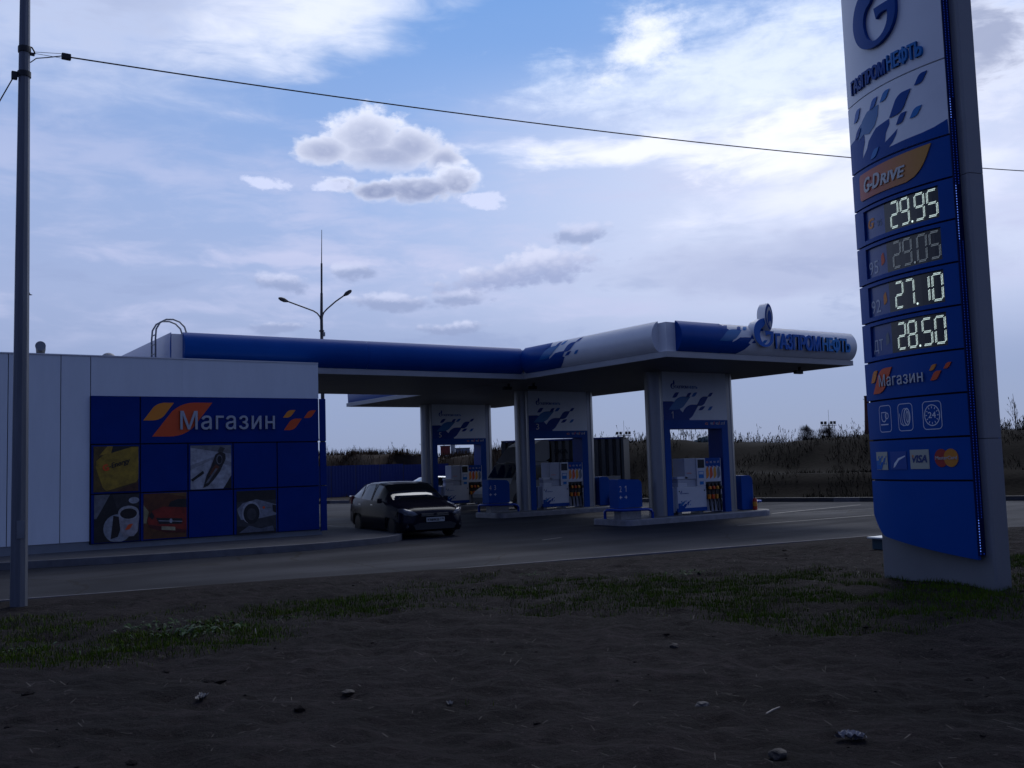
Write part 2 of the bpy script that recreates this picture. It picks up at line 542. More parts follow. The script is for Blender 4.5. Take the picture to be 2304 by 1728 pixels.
def text2d(s, bold=0.0, th=0.0, sx=1.0, shear=0.0, spacing=1.0):
    """glyph contours -> filled (optionally extruded) mesh in a unit box; each outer contour is filled on its own"""
    key = (s, bold, bool(th), shear, spacing)
    if key in _tcache: return _tcache[key]
    c = bpy.data.curves.new('t', 'FONT'); c.body = s; c.size = 1.0; c.shear = shear; c.space_character = spacing
    o = bpy.data.objects.new('t', c); COL.objects.link(o)
    bpy.context.view_layer.update()
    cu = o.evaluated_get(bpy.context.evaluated_depsgraph_get()).to_curve(bpy.context.evaluated_depsgraph_get())
    cont = []
    for sp_ in cu.splines:
        P = []
        if sp_.type == 'BEZIER':
            bp_ = sp_.bezier_points; n = len(bp_)
            for i in range(n):
                a_, b_ = bp_[i], bp_[(i + 1) % n]
                p0, p1_, p2_, p3 = a_.co.xy, a_.handle_right.xy, b_.handle_left.xy, b_.co.xy
                ch = (p3 - p0)
                dev = 0 if ch.length < 1e-6 else max(abs(ch.cross(p1_ - p0)), abs(ch.cross(p2_ - p0))) / ch.length
                for k in range(1 if dev < .004 else 4):
                    t = k / 4; u = 1 - t
                    P.append(tuple(p0 * u**3 + p1_ * 3 * u * u * t + p2_ * 3 * u * t * t + p3 * t**3))
        else: P = [(q.co.x, q.co.y) for q in sp_.points]
        Q = []
        for p in P:
            if not Q or abs(p[0] - Q[-1][0]) + abs(p[1] - Q[-1][1]) > 1e-4: Q.append(p)
        if len(Q) > 2 and abs(Q[0][0] - Q[-1][0]) + abs(Q[0][1] - Q[-1][1]) < 1e-4: Q.pop()
        if len(Q) > 2: cont.append(Q)
    o.to_curve_clear() if hasattr(o, 'to_curve_clear') else None
    bpy.data.objects.remove(o)
    def in_all(a_, b_): return a_ is not b_ and _area(a_) * _area(b_) < 0 and all(_inside(p, b_) for p in a_)
    hole = [any(in_all(q, w_) for w_ in cont) for q in cont]
    outs = [q for q, h in zip(cont, hole) if not h]; holes = [q for q, h in zip(cont, hole) if h]
    V = []; F = []
    for k, q in enumerate(outs):
        hs = [h for h in holes if in_all(h, q)]
        loops = [q] + hs
        zt = (1.0 if th else 0.0) + k * .008
        flatp = [p for l in loops for p in l]
        o0 = len(V); V += [(p[0], p[1], zt) for p in flatp]
        for t in tessellate_polygon([[Vector((p[0], p[1], 0)) for p in l] for l in loops]): F.append(tuple(i_ + o0 for i_ in t))
        if th:
            b0 = len(V); V += [(p[0], p[1], 0) for p in flatp]; st = 0
            for l in loops:
                n = len(l)
                for i in range(n): F.append((o0 + st + i, o0 + st + (i + 1) % n, b0 + st + (i + 1) % n, b0 + st + i))
                st += n
    if bold:
        V0, F0 = V, F; V, F = [], []
        for q, (sx_, sy_) in enumerate(((-1, -.7), (1, -.7), (-1, .7), (1, .7), (0, 0), (-1, 0), (1, 0))):
            o0 = len(V); V += [(x + sx_ * bold, y + sy_ * bold, z + q * .004 * (z > .5 or not th)) for x, y, z in V0]; F += [tuple(i_ + o0 for i_ in f) for f in F0]
    xs = [p[0] for p in V]; ys = [p[1] for p in V]
    x0, x1, y0, y1 = min(xs), max(xs), min(ys), max(ys)
    V = [((x - x0) / (x1 - x0), (y - y0) / (y1 - y0), z) for x, y, z in V]
    _tcache[key] = (V, F)
    return V, F


def one(mb, x, z, h, fn, m, d0=0.0):
    t = h * .13
    flat(mb, [(x + h * .20, z), (x + h * .20 + t, z), (x + h * .20 + t, z + h), (x + h * .20 + t * .2, z + h), (x, z + h * .80), (x, z + h * .66), (x + h * .20, z + h * .80)], fn, m, d0)


def text(mb, s, x0, x1, z0, z1, fn, m, bold=0.0, d0=0.0, th=0.0, shear=0.0, spacing=1.0):
    V, F = text2d(s, bold, th, 1.0, shear, spacing)
    mb.add([fn(x0 + (x1 - x0) * x, z0 + (z1 - z0) * y, d0 + (th * z if th else z * .04)) for x, y, z in V], F, m)


FLAG = [('t', leaf(.10, .36, .535, .83)), ('d', leaf(.178, .78, .315, .97)), ('d', leaf(.44, .80, .555, .965)), ('l', leaf(.55, .825, .67, .98)), ('d', leaf(.87, .835, .985, .98)),
        ('d', leaf(.64, .50, .885, .84)), ('d', leaf(.675, .345, .818, .49)), ('l', leaf(.86, .345, .968, .49)), ('d', leaf(.28, .0, .69, .545))]
FLAG_R = [(0, 0), (0, .645), (.17, .655), (.22, .63), (.28, .52), (.33, .35), (.40, .2), (.50, .02), (.49, 0)]


def flag(mb, x0, x1, z0, z1, fn, md, ml, mt, d0, step=.0015, region=True, ext=None, maxlen=None):
    g = lambda p: (x0 + (x1 - x0) * p[0], z0 + (z1 - z0) * p[1])
    if region:
        flat(mb, [g(p) for p in FLAG_R], fn, md, d0, maxlen=maxlen)
    for k, pl in FLAG:
        flat(mb, [g(p) for p in pl], fn, {'d': md, 'l': ml, 't': mt}[k], d0 + step, maxlen=maxlen)


def g_logo(mb, x, z, w, fn, m, th, d0, drop_fn=None, drop=True, dm=None, wm=None, dscale=1.0):
    """letter G with a crescent bowl; x,z = lower-left of its box, w = width; returns height used"""
    P = lambda a_, b_: (x + a_ * w, z + b_ * w)
    outer = bez(P(.60, 1.03), P(.22, 1.02), P(0, .80), P(0, .50), 10) + bez(P(0, .50), P(.02, .20), P(.25, 0), P(.55, 0), 10) + \
        bez(P(.55, 0), P(.82, 0), P(1.0, .18), P(1.0, .46), 8) + [P(1.0, .46), P(1.0, .58), P(.56, .58), P(.60, .40)] + \
        bez(P(.60, .40), P(.66, .46), P(.72, .47), P(.84, .45), 5) + \
        bez(P(.84, .45), P(.86, .22), P(.72, .09), P(.56, .09), 8) + bez(P(.56, .09), P(.38, .10), P(.29, .30), P(.29, .47), 8) + \
        bez(P(.29, .47), P(.30, .62), P(.40, .70), P(.52, .72), 6) + [P(.56, .80)]
    flat(mb, outer, fn, m, d0, th, maxlen=.12)

# ================================================================== SETTING
def interp(poly, x):
    for (a_, b_) in zip(poly[:-1], poly[1:]):
        if a_[0] <= x <= b_[0]:
            t = (x - a_[0]) / (b_[0] - a_[0]); return a_[1] + t * (b_[1] - a_[1])
    return poly[0][1] if x < poly[0][0] else poly[-1][1]


KERB = [(-60, 24.5), (-14, 18.6), (-2, 16.95), (2.1, 16.3), (4.28, 15.92), (8.8, 14.85), (18.4, 13.5), (21.9, 12.45), (30, 9.2), (36, 4), (44, -8), (52, -24), (90, -60)]


def fb(x, y, s, o=4, seed=0.0):
    return noise.fractal(Vector((x * s, y * s, seed)), .9, 2.1, o, noise_basis='PERLIN_ORIGINAL')


def soil_z(x, y):
    d = interp(KERB, x) - y
    k = min(1.0, max(0.0, d / 1.2))
    base = .118 + .07 * min(1, d / 8) + .02 * math.sin(x * .5 + y * .3)
    return base + k * (.045 * fb(x, y, .55, 4) + .050 * fb(x, y, 1.9, 4, 3.3) + .020 * fb(x, y, 6.0, 4, 7.7))


def soil_mat():
    m = bpy.data.materials.new('soil'); m.use_nodes = True
    t = m.node_tree; b = t.nodes['Principled BSDF']
    g = t.nodes.new('ShaderNodeNewGeometry')
    def ns(scale, det=8, r=.65):
        n = t.nodes.new('ShaderNodeTexNoise'); n.inputs['Scale'].default_value = scale; n.inputs['Detail'].default_value = det; n.inputs['Roughness'].default_value = r
        t.links.new(g.outputs['Position'], n.inputs['Vector']); return n.outputs[0]
    def mr(s, a_, b_):
        r = t.nodes.new('ShaderNodeMapRange'); r.inputs[1].default_value = a_; r.inputs[2].default_value = b_; t.links.new(s, r.inputs[0]); return r.outputs[0]
    def mix(f, a_, b_):
        x = t.nodes.new('ShaderNodeMix'); x.data_type = 'RGBA'; t.links.new(f, x.inputs[0])
        for i, v in ((6, a_), (7, b_)):
            if isinstance(v, tuple): x.inputs[i].default_value = (*v, 1)
            else: t.links.new(v, x.inputs[i])
        return x.outputs[2]
    c = mix(mr(ns(.9), .38, .62), (.0058, .0045, .0052), (.026, .0200, .0225))
    c = mix(mr(ns(7.0), .35, .7), (.006, .005, .006), c)
    c = mix(mr(ns(34.0, 4, .5), .60, .74), c, (.038, .031, .034))
    t.links.new(c, b.inputs['Base Color'])
    b.inputs['Roughness'].default_value = .95; b.inputs['Specular IOR Level'].default_value = .12
    ad = t.nodes.new('ShaderNodeMath'); ad.operation = 'ADD'
    t.links.new(ns(16, 8, .7), ad.inputs[0])
    m2 = t.nodes.new('ShaderNodeMath'); m2.operation = 'MULTIPLY'; m2.inputs[1].default_value = .35
    t.links.new(ns(70, 5, .6), m2.inputs[0]); t.links.new(m2.outputs[0], ad.inputs[1])
    bp = t.nodes.new('ShaderNodeBump'); bp.inputs['Strength'].default_value = 1.0; bp.inputs['Distance'].default_value = .055
    t.links.new(ad.outputs[0], bp.inputs['Height']); t.links.new(bp.outputs[0], b.inputs['Normal'])
    return m


soilm = soil_mat()


def asphalt_mat():
    m = bpy.data.materials.new('asphalt'); m.use_nodes = True
    t = m.node_tree; b = t.nodes['Principled BSDF']
    g = t.nodes.new('ShaderNodeNewGeometry')
    mp = t.nodes.new('ShaderNodeMapping'); mp.inputs['Scale'].default_value = (.12, .9, 1); mp.inputs['Rotation'].default_value = (0, 0, .1)
    t.links.new(g.outputs['Position'], mp.inputs[0])
    n1 = t.nodes.new('ShaderNodeTexNoise'); n1.inputs['Scale'].default_value = 1.0; n1.inputs['Detail'].default_value = 6; t.links.new(mp.outputs[0], n1.inputs['Vector'])
    n2 = t.nodes.new('ShaderNodeTexNoise'); n2.inputs['Scale'].default_value = .35; n2.inputs['Detail'].default_value = 8; t.links.new(g.outputs['Position'], n2.inputs['Vector'])
    n3 = t.nodes.new('ShaderNodeTexNoise'); n3.inputs['Scale'].default_value = 60; n3.inputs['Detail'].default_value = 3; t.links.new(g.outputs['Position'], n3.inputs['Vector'])
    a1 = t.nodes.new('ShaderNodeMath'); a1.operation = 'ADD'; t.links.new(n1.outputs[0], a1.inputs[0]); t.links.new(n2.outputs[0], a1.inputs[1])
    r = t.nodes.new('ShaderNodeMapRange'); r.inputs[1].default_value = .75; r.inputs[2].default_value = 1.25; t.links.new(a1.outputs[0], r.inputs[0])
    x = t.nodes.new('ShaderNodeMix'); x.data_type = 'RGBA'; x.inputs[6].default_value = (.008, .010, .016, 1); x.inputs[7].default_value = (.019, .022, .033, 1)
    t.links.new(r.outputs[0], x.inputs[0])
    vo = t.nodes.new('ShaderNodeTexVoronoi'); vo.feature = 'DISTANCE_TO_EDGE'; vo.inputs['Scale'].default_value = .22
    wv = t.nodes.new('ShaderNodeVectorMath'); wv.operation = 'MULTIPLY_ADD'; wv.inputs[1].default_value = (1.6, 1.6, 0)
    t.links.new(n2.outputs[1], wv.inputs[0]); t.links.new(g.outputs['Position'], wv.inputs[2]); t.links.new(wv.outputs[0], vo.inputs['Vector'])
    cr = t.nodes.new('ShaderNodeMapRange'); cr.inputs[1].default_value = .002; cr.inputs[2].default_value = .007; cr.inputs[3].default_value = .35; cr.inputs[4].default_value = 1.0
    t.links.new(vo.outputs['Distance'], cr.inputs[0])
    st = t.nodes.new('ShaderNodeTexNoise'); st.inputs['Scale'].default_value = .9; st.inputs['Detail'].default_value = 3; t.links.new(g.outputs['Position'], st.inputs['Vector'])
    sr = t.nodes.new('ShaderNodeMapRange'); sr.inputs[1].default_value = .60; sr.inputs[2].default_value = .70; sr.inputs[3].default_value = 1.0; sr.inputs[4].default_value = .62
    t.links.new(st.outputs[0], sr.inputs[0])
    mm = t.nodes.new('ShaderNodeMath'); mm.operation = 'MULTIPLY'; t.links.new(cr.outputs[0], mm.inputs[0]); t.links.new(sr.outputs[0], mm.inputs[1])
    sc = t.nodes.new('ShaderNodeVectorMath'); sc.operation = 'SCALE'; t.links.new(x.outputs[2], sc.inputs[0]); t.links.new(mm.outputs[0], sc.inputs['Scale'])
    t.links.new(sc.outputs[0], b.inputs['Base Color'])
    r2 = t.nodes.new('ShaderNodeMapRange'); r2.inputs[1].default_value = .8; r2.inputs[2].default_value = 1.2; r2.inputs[3].default_value = .92; r2.inputs[4].default_value = .78
    t.links.new(a1.outputs[0], r2.inputs[0]); t.links.new(r2.outputs[0], b.inputs['Roughness'])
    b.inputs['Specular IOR Level'].default_value = .17
    bp = t.nodes.new('ShaderNodeBump'); bp.inputs['Strength'].default_value = .35; bp.inputs['Distance'].default_value = .01
    t.links.new(n3.outputs[0], bp.inputs['Height']); t.links.new(bp.outputs[0], b.inputs['Normal'])
    return m


asph = asphalt_mat()

# horizon-wide ground
R_ = 3000
raw('ground', [(R_ * math.cos(i * PI / 16), R_ * math.sin(i * PI / 16), -.06) for i in range(32)], [tuple(range(32))], [mat('far_earth', (.035, .032, .02), .95, var=.3, vscale=.02)])
tag(bpy.data.objects['ground'], kind='structure')

# soil verge the camera stands on
xs = [-40, -25, -16, -12, -9, -7, -5.5, -4.5] + [-4 + .085 * i for i in range(330)] + [24.2 + .5 * i for i in range(14)] + [33, 37, 44, 55, 75, 90]
nt = 190
V = []; F = []
for i, x in enumerate(xs):
    yk = interp(KERB, x)
    for j in range(nt + 1):
        t = j / nt
        y = yk - (t ** 1.0) * 15.5 if j < nt else yk - 60
        V.append((x, y, soil_z(x, y) if j < nt else -.03))
for i in range(len(xs) - 1):
    for j in range(nt):
        a_ = i * (nt + 1) + j
        F.append((a_, a_ + 1, a_ + nt + 2, a_ + nt + 1))
tag(raw('soil_ground', V, F, [soilm], smooth=True), kind='structure')

# asphalt
FAR = [(-60, 62), (8, 57.5), (15, 55.0), (22.3, 52.0), (24.6, 47.5), (26.0, 42), (29.2, 35.6), (31.7, 29.2), (33.4, 24.6), (35.6, 20.3), (40, 12), (48, -1), (64, -26)]
near = [(x, interp(KERB, x) + .02) for x in (-60, -14, -2, 2.1, 4.28, 8.8, 18.4, 21.9, 30, 36, 44, 52)]
poly = near + FAR[::-1]
AV, AF = tri2d(poly)
mb = MB(); mb.add([(p[0], p[1], 0) for p in AV], AF, asph)
tag(mb.build('asphalt_forecourt'), kind='structure')


def smooth_poly(P, n=6):
    o = []
    for i in range(len(P) - 1):
        p0 = P[max(i - 1, 0)]; p1 = P[i]; p2 = P[i + 1]; p3 = P[min(i + 2, len(P) - 1)]
        for k in range(n):
            t = k / n
            o.append(tuple(.5 * (2 * p1[q] + (p2[q] - p0[q]) * t + (2 * p0[q] - 5 * p1[q] + 4 * p2[q] - p3[q]) * t * t + (3 * p1[q] - p0[q] - 3 * p2[q] + p3[q]) * t ** 3) for q in (0, 1)))
    o.append(P[-1]); return o


def strip(mb, P, w, z0, z1, m, side=1, gaps=None, ms=None, seg=None):
    """kerb: vertical-sided band following polyline P, width w to the left side"""
    L, Rr = [], []
    for i, p in enumerate(P):
        a_ = Vector(P[max(i - 1, 0)]); b_ = Vector(P[min(i + 1, len(P) - 1)])
        d = (b_ - a_).normalized(); nrm = Vector((-d.y, d.x)) * side
        L.append(p); Rr.append((p[0] + nrm.x * w, p[1] + nrm.y * w))
    for i in range(len(P) - 1):
        mm = m if ms is None else ms[(i // (seg or 1)) % len(ms)]
        q = [L[i], L[i + 1], Rr[i + 1], Rr[i]]
        mb.add([(x, y, z) for z in (z0, z1) for x, y in q], [(4, 5, 6, 7), (0, 1, 5, 4), (3, 2, 6, 7)], mm)
    return L, Rr


kerb_c = mat('kerb_concrete', (.15, .15, .17), .7, var=.25, vscale=2.5, bump=.2)
mb = MB()
strip(mb, [(x, interp(KERB, x)) for x in [-60, -14, -8, -4, -2, 0, 2.1, 3, 4.28, 6, 8.8, 12, 15, 18.4, 20, 21.9, 26, 30, 33, 36, 40, 44, 52]], .035, -.05, .128, kerb_c)
tag(mb.build('near_kerb'), kind='structure')

mb = MB()
fp = smooth_poly(FAR[1:], 9)
k1 = mat('kerb_block_dark', (.045, .045, .05), .7, var=.3, vscale=3); k2 = mat('kerb_block_pale', (.13, .13, .14), .7, var=.3, vscale=3)
strip(mb, fp, .22, -.02, .17, k1, -1 if False else 1, ms=[k1, k1, k2, k1, k2, k2, k1], seg=2)
o = mb.build('far_kerb'); tag(o, kind='structure')

# rising verge, ditch bank and earth mound beyond the far kerb
def poly_at(P, s):
    acc = 0
    for i in range(len(P) - 1):
        l = (Vector(P[i + 1]) - Vector(P[i])).length
        if acc + l >= s or i == len(P) - 2:
            t = (s - acc) / l
            p = Vector(P[i]).lerp(Vector(P[i + 1]), min(1, t)); d = (Vector(P[i + 1]) - Vector(P[i])).normalized()
            return p, Vector((-d.y, d.x))
        acc += l


FP = smooth_poly([(-90, 64)] + FAR, 6)
# smoothed normals
tot = sum((Vector(FP[i + 1]) - Vector(FP[i])).length for i in range(len(FP) - 1))
svals = [0, .22, .5, .9, 1.4, 2, 2.7, 3.3, 3.8, 4.3, 4.9, 5.5, 6, 6.5, 7, 7.5, 8, 8.5, 9, 9.5, 10, 10.6, 11.3, 12, 13, 14, 15.5, 17, 19, 21, 24, 28, 34, 45, 70]


def sstep(a_, b_, x):
    t = min(1, max(0, (x - a_) / (b_ - a_))); return t * t * (3 - 2 * t)


def hill_h(x, y, s):
    fy = 59.4 - (x - 12) * .065
    front = sstep(fy + 2.2, fy + .4, y) * sstep(35.2, 33.6, x) * sstep(43, 47, y)
    cont = sstep(24.5, 26.5, x) * sstep(34.2, 32.2, x) * sstep(33.5, 35.5, y) * sstep(46, 43, y) * sstep(7.5, 5.5, s)
    left = sstep(46, 54, y)
    s2 = s - 3.2 * left
    bank = .95 * sstep(1.3, 2.6, s2) * (1 - left)
    top = 1.50 + 1.1 * left
    rise = top * sstep(4.6, 9.2, s2)
    n = fb(x, y, .12, 3, 1.1) * .38 + fb(x, y, .5, 3, 4.1) * .14 + fb(x, y, 2.0, 3, 2.2) * .05
    fall = sstep(75, 24, s)
    h = .14 + (bank + rise) * fall + n * sstep(2.0, 8, s2) * fall + .03 * fb(x, y, 3, 2) * sstep(.3, 1, s)
    return h + (.16 - h) * max(front, cont)


V = []; F = []; M = 300; HP = {}
for i in range(M + 1):
    s0 = tot * i / M
    p, nv = poly_at(FP, s0)
    # blend normals over a wide window to avoid folds
    nn = Vector((0, 0))
    for k in range(-6, 7):
        q, nk = poly_at(FP, min(tot - .01, max(0.01, s0 + k * 2.0))); nn += nk
    nv = nn.normalized()
    for s in svals:
        x, y = p.x + nv.x * s, p.y + nv.y * s
        V.append((x, y, hill_h(x, y, s) if s > 0 else -.02))
ns_ = len(svals)
for i in range(M):
    for j in range(ns_ - 1):
        a_ = i * ns_ + j
        F.append((a_, a_ + ns_, a_ + ns_ + 1, a_ + 1))
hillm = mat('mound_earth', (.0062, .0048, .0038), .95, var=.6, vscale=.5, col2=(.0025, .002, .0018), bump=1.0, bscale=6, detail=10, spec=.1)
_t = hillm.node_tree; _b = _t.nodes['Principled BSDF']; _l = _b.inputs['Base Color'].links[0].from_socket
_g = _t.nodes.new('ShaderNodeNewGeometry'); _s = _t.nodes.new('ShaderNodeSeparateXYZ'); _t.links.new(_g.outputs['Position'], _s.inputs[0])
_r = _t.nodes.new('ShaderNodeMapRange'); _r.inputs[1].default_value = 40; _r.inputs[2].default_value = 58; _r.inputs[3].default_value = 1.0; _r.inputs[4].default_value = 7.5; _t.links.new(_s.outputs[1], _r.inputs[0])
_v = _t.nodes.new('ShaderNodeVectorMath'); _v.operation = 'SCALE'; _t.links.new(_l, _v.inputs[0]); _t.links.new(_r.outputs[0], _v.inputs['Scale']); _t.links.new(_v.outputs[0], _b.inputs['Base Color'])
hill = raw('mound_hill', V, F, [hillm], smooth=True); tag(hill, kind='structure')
HILLV = V

# raised pavement round the shop
SW = smooth_poly([(-30, 30.5), (-10, 25.9), (-2, 24.4), (2.6, 23.45), (5.4, 22.8), (7.5, 22.55), (9.2, 22.42), (10.5, 22.6), (11.4, 22.95), (11.95, 23.5), (12.2, 24.4), (12.3, 26.5), (12.3, 30), (12.3, 40)], 5)
mb = MB()
pave = mat('paving', (.066, .065, .068), .9, var=.25, vscale=1.6, bump=.15, bscale=30)
pl = [(p[0], p[1] + .0) for p in SW] + [(-30, 40)]
V2, F2 = tri2d(pl)
mb.add([(x, y, .15) for x, y in V2], F2, pave)
tag(mb.build('pavement'), kind='structure')
mb = MB(); strip(mb, SW, -.14, -.03, .154, mat('pavement_kerb_concrete', (.13, .13, .14), .8, var=.35, vscale=2.5, bump=.2))
tag(mb.build('pavement_kerb'), kind='structure')
# painted lane lines and worn patches by the right-hand exit
mb = MB(); lm = mat('road_paint', (.075, .075, .085), .6, var=.5, vscale=6)
mb.add([(25.4, 22.6, .004), (31.2, 23.5, .004), (31.2, 23.6, .004), (25.4, 22.75, .004)], [(0, 1, 2, 3)], lm)
mb.add([(20.5, 19.5, .004), (27.5, 19.1, .004), (27.5, 19.2, .004), (20.5, 19.6, .004)], [(0, 1, 2, 3)], lm)
mb.add([(26.0, 22.2, .004), (29.5, 21.4, .004), (29.5, 21.46, .004), (26.0, 22.26, .004)], [(0, 1, 2, 3)], lm)
mb.add([(14.2, 20.0, .004), (15.0, 20.3, .004), (15.0, 20.38, .004), (14.2, 20.1, .004)], [(0, 1, 2, 3)], lm)
tag(mb.build('road_markings'), kind='structure')

# ================================================================== CANOPY
CX0, CX1, CY0, CY1 = 17.9, 25.5, 19.3, 39.6
KY0, KY1, KX0 = 26.05, 32.9, 6.85
Z0, ZP0, ZP1, ZT = 4.60, 4.77, 5.585, 5.54
canopy = thing('fuel_canopy', 'L-shaped white and blue forecourt canopy with curved fascias over the three pump portals', 'canopy', (0, 0, 0))
mb = MB()
mb.box(CX0, CX1, CY0, CY1, Z0 + .03, ZT, white2)
mb.box(KX0, CX0 - .003, KY0, KY1, Z0 + .03, ZT, white2)
mb.build('roof_slab', canopy)
# soffit of long planks
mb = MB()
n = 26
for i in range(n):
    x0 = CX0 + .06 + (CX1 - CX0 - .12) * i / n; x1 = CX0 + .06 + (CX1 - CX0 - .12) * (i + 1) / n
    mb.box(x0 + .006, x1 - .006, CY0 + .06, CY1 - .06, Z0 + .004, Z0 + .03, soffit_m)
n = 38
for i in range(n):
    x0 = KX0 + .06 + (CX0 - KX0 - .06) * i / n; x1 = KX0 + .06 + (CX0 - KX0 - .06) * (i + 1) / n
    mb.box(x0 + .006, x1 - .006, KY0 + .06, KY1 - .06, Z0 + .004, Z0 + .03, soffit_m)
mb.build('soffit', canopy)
# bottom lip
mb = MB()
t = .05
for (x0, x1, y0, y1) in ((CX0 - t, CX1 + t, CY0 - t, CY0 + .05), (CX0 - t, CX0 + .05, CY0 + .055, KY0 - t), (CX0 - t, CX0 + .05, KY1 + t, CY1 - .055), (CX0 - t, CX1 + t, CY1 - .05, CY1 + t),
                         (CX1 - .05, CX1 + t, CY0 + .055, CY1 - .055), (KX0 - t, CX0 - t - .002, KY0 - t, KY0 + .05), (KX0 - t, CX0 - t - .002, KY1 - .05, KY1 + t), (KX0 - t, KX0 + .05, KY0 + .055, KY1 - .055)):
    mb.box(x0, x1, y0, y1, Z0, Z0 + .15, mat('edge_trim_grey', (.40, .40, .41), .5, var=.1, vscale=2))
mb.build('edge_trim', canopy)
BUL = .21


def bul(z):
    t = (z - ZP0) / (ZP1 - ZP0) * 2 - 1
    return .04 + BUL * max(0, 1 - t * t) ** .85


def fasc(length, place, segs, caps=True, name='fascia_panel'):
    """segs: list of (s0,s1,material); place(s,z,d)->xyz ; one part"""
    mb = MB(); nz = 12
    zs = [ZP0 + (ZP1 - ZP0) * i / nz for i in range(nz + 1)]
    for (a_, b_, m_) in segs:
        vs = [place(s, z, bul(z)) for z in zs for s in (a_, b_)]
        mb.add(vs, [(2 * i, 2 * i + 1, 2 * i + 3, 2 * i + 2) for i in range(nz)], m_, True)
    for s in ((segs[0][0], segs[0][2]), (segs[-1][1], segs[-1][2])):
        vs = [place(s[0], z, bul(z)) for z in zs] + [place(s[0], zs[-1], 0), place(s[0], zs[0], 0)]
        mb.add(vs, [tuple(range(len(vs)))], s[1])
    for z in (zs[0], zs[-1]):
        for (a_, b_, m_) in segs:
            mb.add([place(a_, z, bul(z)), place(b_, z, bul(z)), place(b_, z, 0), place(a_, z, 0)], [(0, 1, 2, 3)], m_)
    return mb


frontp = lambda s, z, d: (CX0 + s, CY0 - d, z)
leftp = lambda s, z, d: (CX0 - d, KY0 - s, z)          # near part of left side: s grows towards the camera
connp = lambda s, z, d: (KX0 + s, KY0 - d, z)
backp = lambda s, z, d: (CX0 - d * .15, CY1 - s, z)
lendp = lambda s, z, d: (KX0 - d * .15, KY1 - s, z)

# front fascia
mb = fasc(0, frontp, [(.33, 1.95, blue), (1.95, 7.62, white2)])
cur = lambda pf: (lambda x, z, d: pf(x, z, bul(min(ZP1, max(ZP0, z))) + d))
FZ0, FZ1 = ZP0 + .06, ZP1 - .04
flag(mb, 1.50, 3.70, FZ0 - .02, FZ1 + .02, cur(frontp), blue, blue_l, teal, .006, region=False, maxlen=.1)
flat(mb, [(1.90, ZP0), (1.90, ZP1)] + [(1.50 + 2.2 * x, FZ0 - .02 + (FZ1 - FZ0 + .04) * z) for x, z in [(.22, .97), (.30, .80), (.36, .72), (.36, .50), (.33, .335), (.40, .42), (.47, .53), (.67, .535), (.645, .46), (.61, .35), (.66, .30), (.58, .1)]] + [(1.50 + 2.2 * .47, ZP0)], cur(frontp), blue, .004, maxlen=.1)
mb.build('fascia_panel', canopy)
# near-left fascia
LL = KY0 - CY0
mb = fasc(0, leftp, [(.22, 1.75, blue), (1.75, LL - .30, white2)])
flag(mb, 1.0, 3.35, FZ0 - .02, FZ1 + .02, cur(leftp), blue, blue_l, teal, .006, region=False, maxlen=.1)
flat(mb, [(1.70, ZP0), (1.70, ZP1)] + [(1.0 + 2.35 * x, FZ0 - .02 + (FZ1 - FZ0 + .04) * z) for x, z in [(.32, .97), (.34, .80), (.36, .72), (.36, .50), (.33, .335), (.40, .42), (.47, .53), (.67, .535), (.645, .46), (.61, .35), (.66, .30), (.58, .1)]] + [(1.0 + 2.35 * .47, ZP0)], cur(leftp), blue, .004, maxlen=.1)
mb.build('fascia_panel', canopy)
# connector fascia, long blue
fasc(0, connp, [(.27, 5.5, blue), (5.503, CX0 - KX0 - .10, blue)]).build('fascia_panel', canopy)
flatblue = mat('flat_fascia_blue', (.01, .085, .33), .3, var=.05, vscale=1, spec=.6)
fasc(0, backp, [(.06, CY1 - KY1 - .2, flatblue)]).build('fascia_panel', canopy)
fasc(0, lendp, [(.2, KY1 - KY0 - .06, flatblue)]).build('fascia_panel', canopy)
fasc(0, lambda s, z, d: (CX1 + d, CY0 + s, z), [(.3, 20.0, white2)]).build('fascia_panel', canopy)
fasc(0, lambda s, z, d: (CX1 - s, CY1 + d, z), [(.3, 7.3, blue)]).build('fascia_panel', canopy)
fasc(0, lambda s, z, d: (CX0 - s, KY1 + d, z), [(.3, 10.7, blue)]).build('fascia_panel', canopy)

# raised sign letters on the front fascia
plane = lambda x, z, d: (x, CY0 - .25 - d, z)
sign_b = mat('sign_letter_blue', (.0, .13, .52), .4, spec=.2); sign_l = mat('sign_letter_light', (.01, .26, .66), .4, spec=.2)
mb = MB()
text(mb, 'ГАЗПРОМ', 21.80, 23.76, 4.935, 5.395, plane, sign_b, bold=.035, d0=.012, th=.045, spacing=.92)
text(mb, 'НЕФТЬ', 23.83, 25.13, 4.935, 5.395, plane, sign_l, bold=.035, d0=.012, th=.045, spacing=.92)
mb.build('lettering', canopy)
mb = MB()
lg = lambda x, z, d: (x, CY0 - .05 - d, z)
g_logo(mb, 20.93, 4.97, .80, lg, white2, .255, 0)
g_logo(mb, 20.93, 4.97, .80, lg, sign_b, .012, .256)
lo = mb.build('logo', canopy)
mb = MB()


def drop(cx, cz, h, w, n=14):
    L_ = bez((cx - .02 * w, cz + h / 2), (cx - .58 * w, cz + .30 * h), (cx - .62 * w, cz - .25 * h), (cx + .10 * w, cz - h / 2), n)
    R2 = bez((cx + .10 * w, cz - h / 2), (cx + .60 * w, cz - .22 * h), (cx + .60 * w, cz + .30 * h), (cx + .06 * w, cz + h / 2), n)
    return L_ + R2


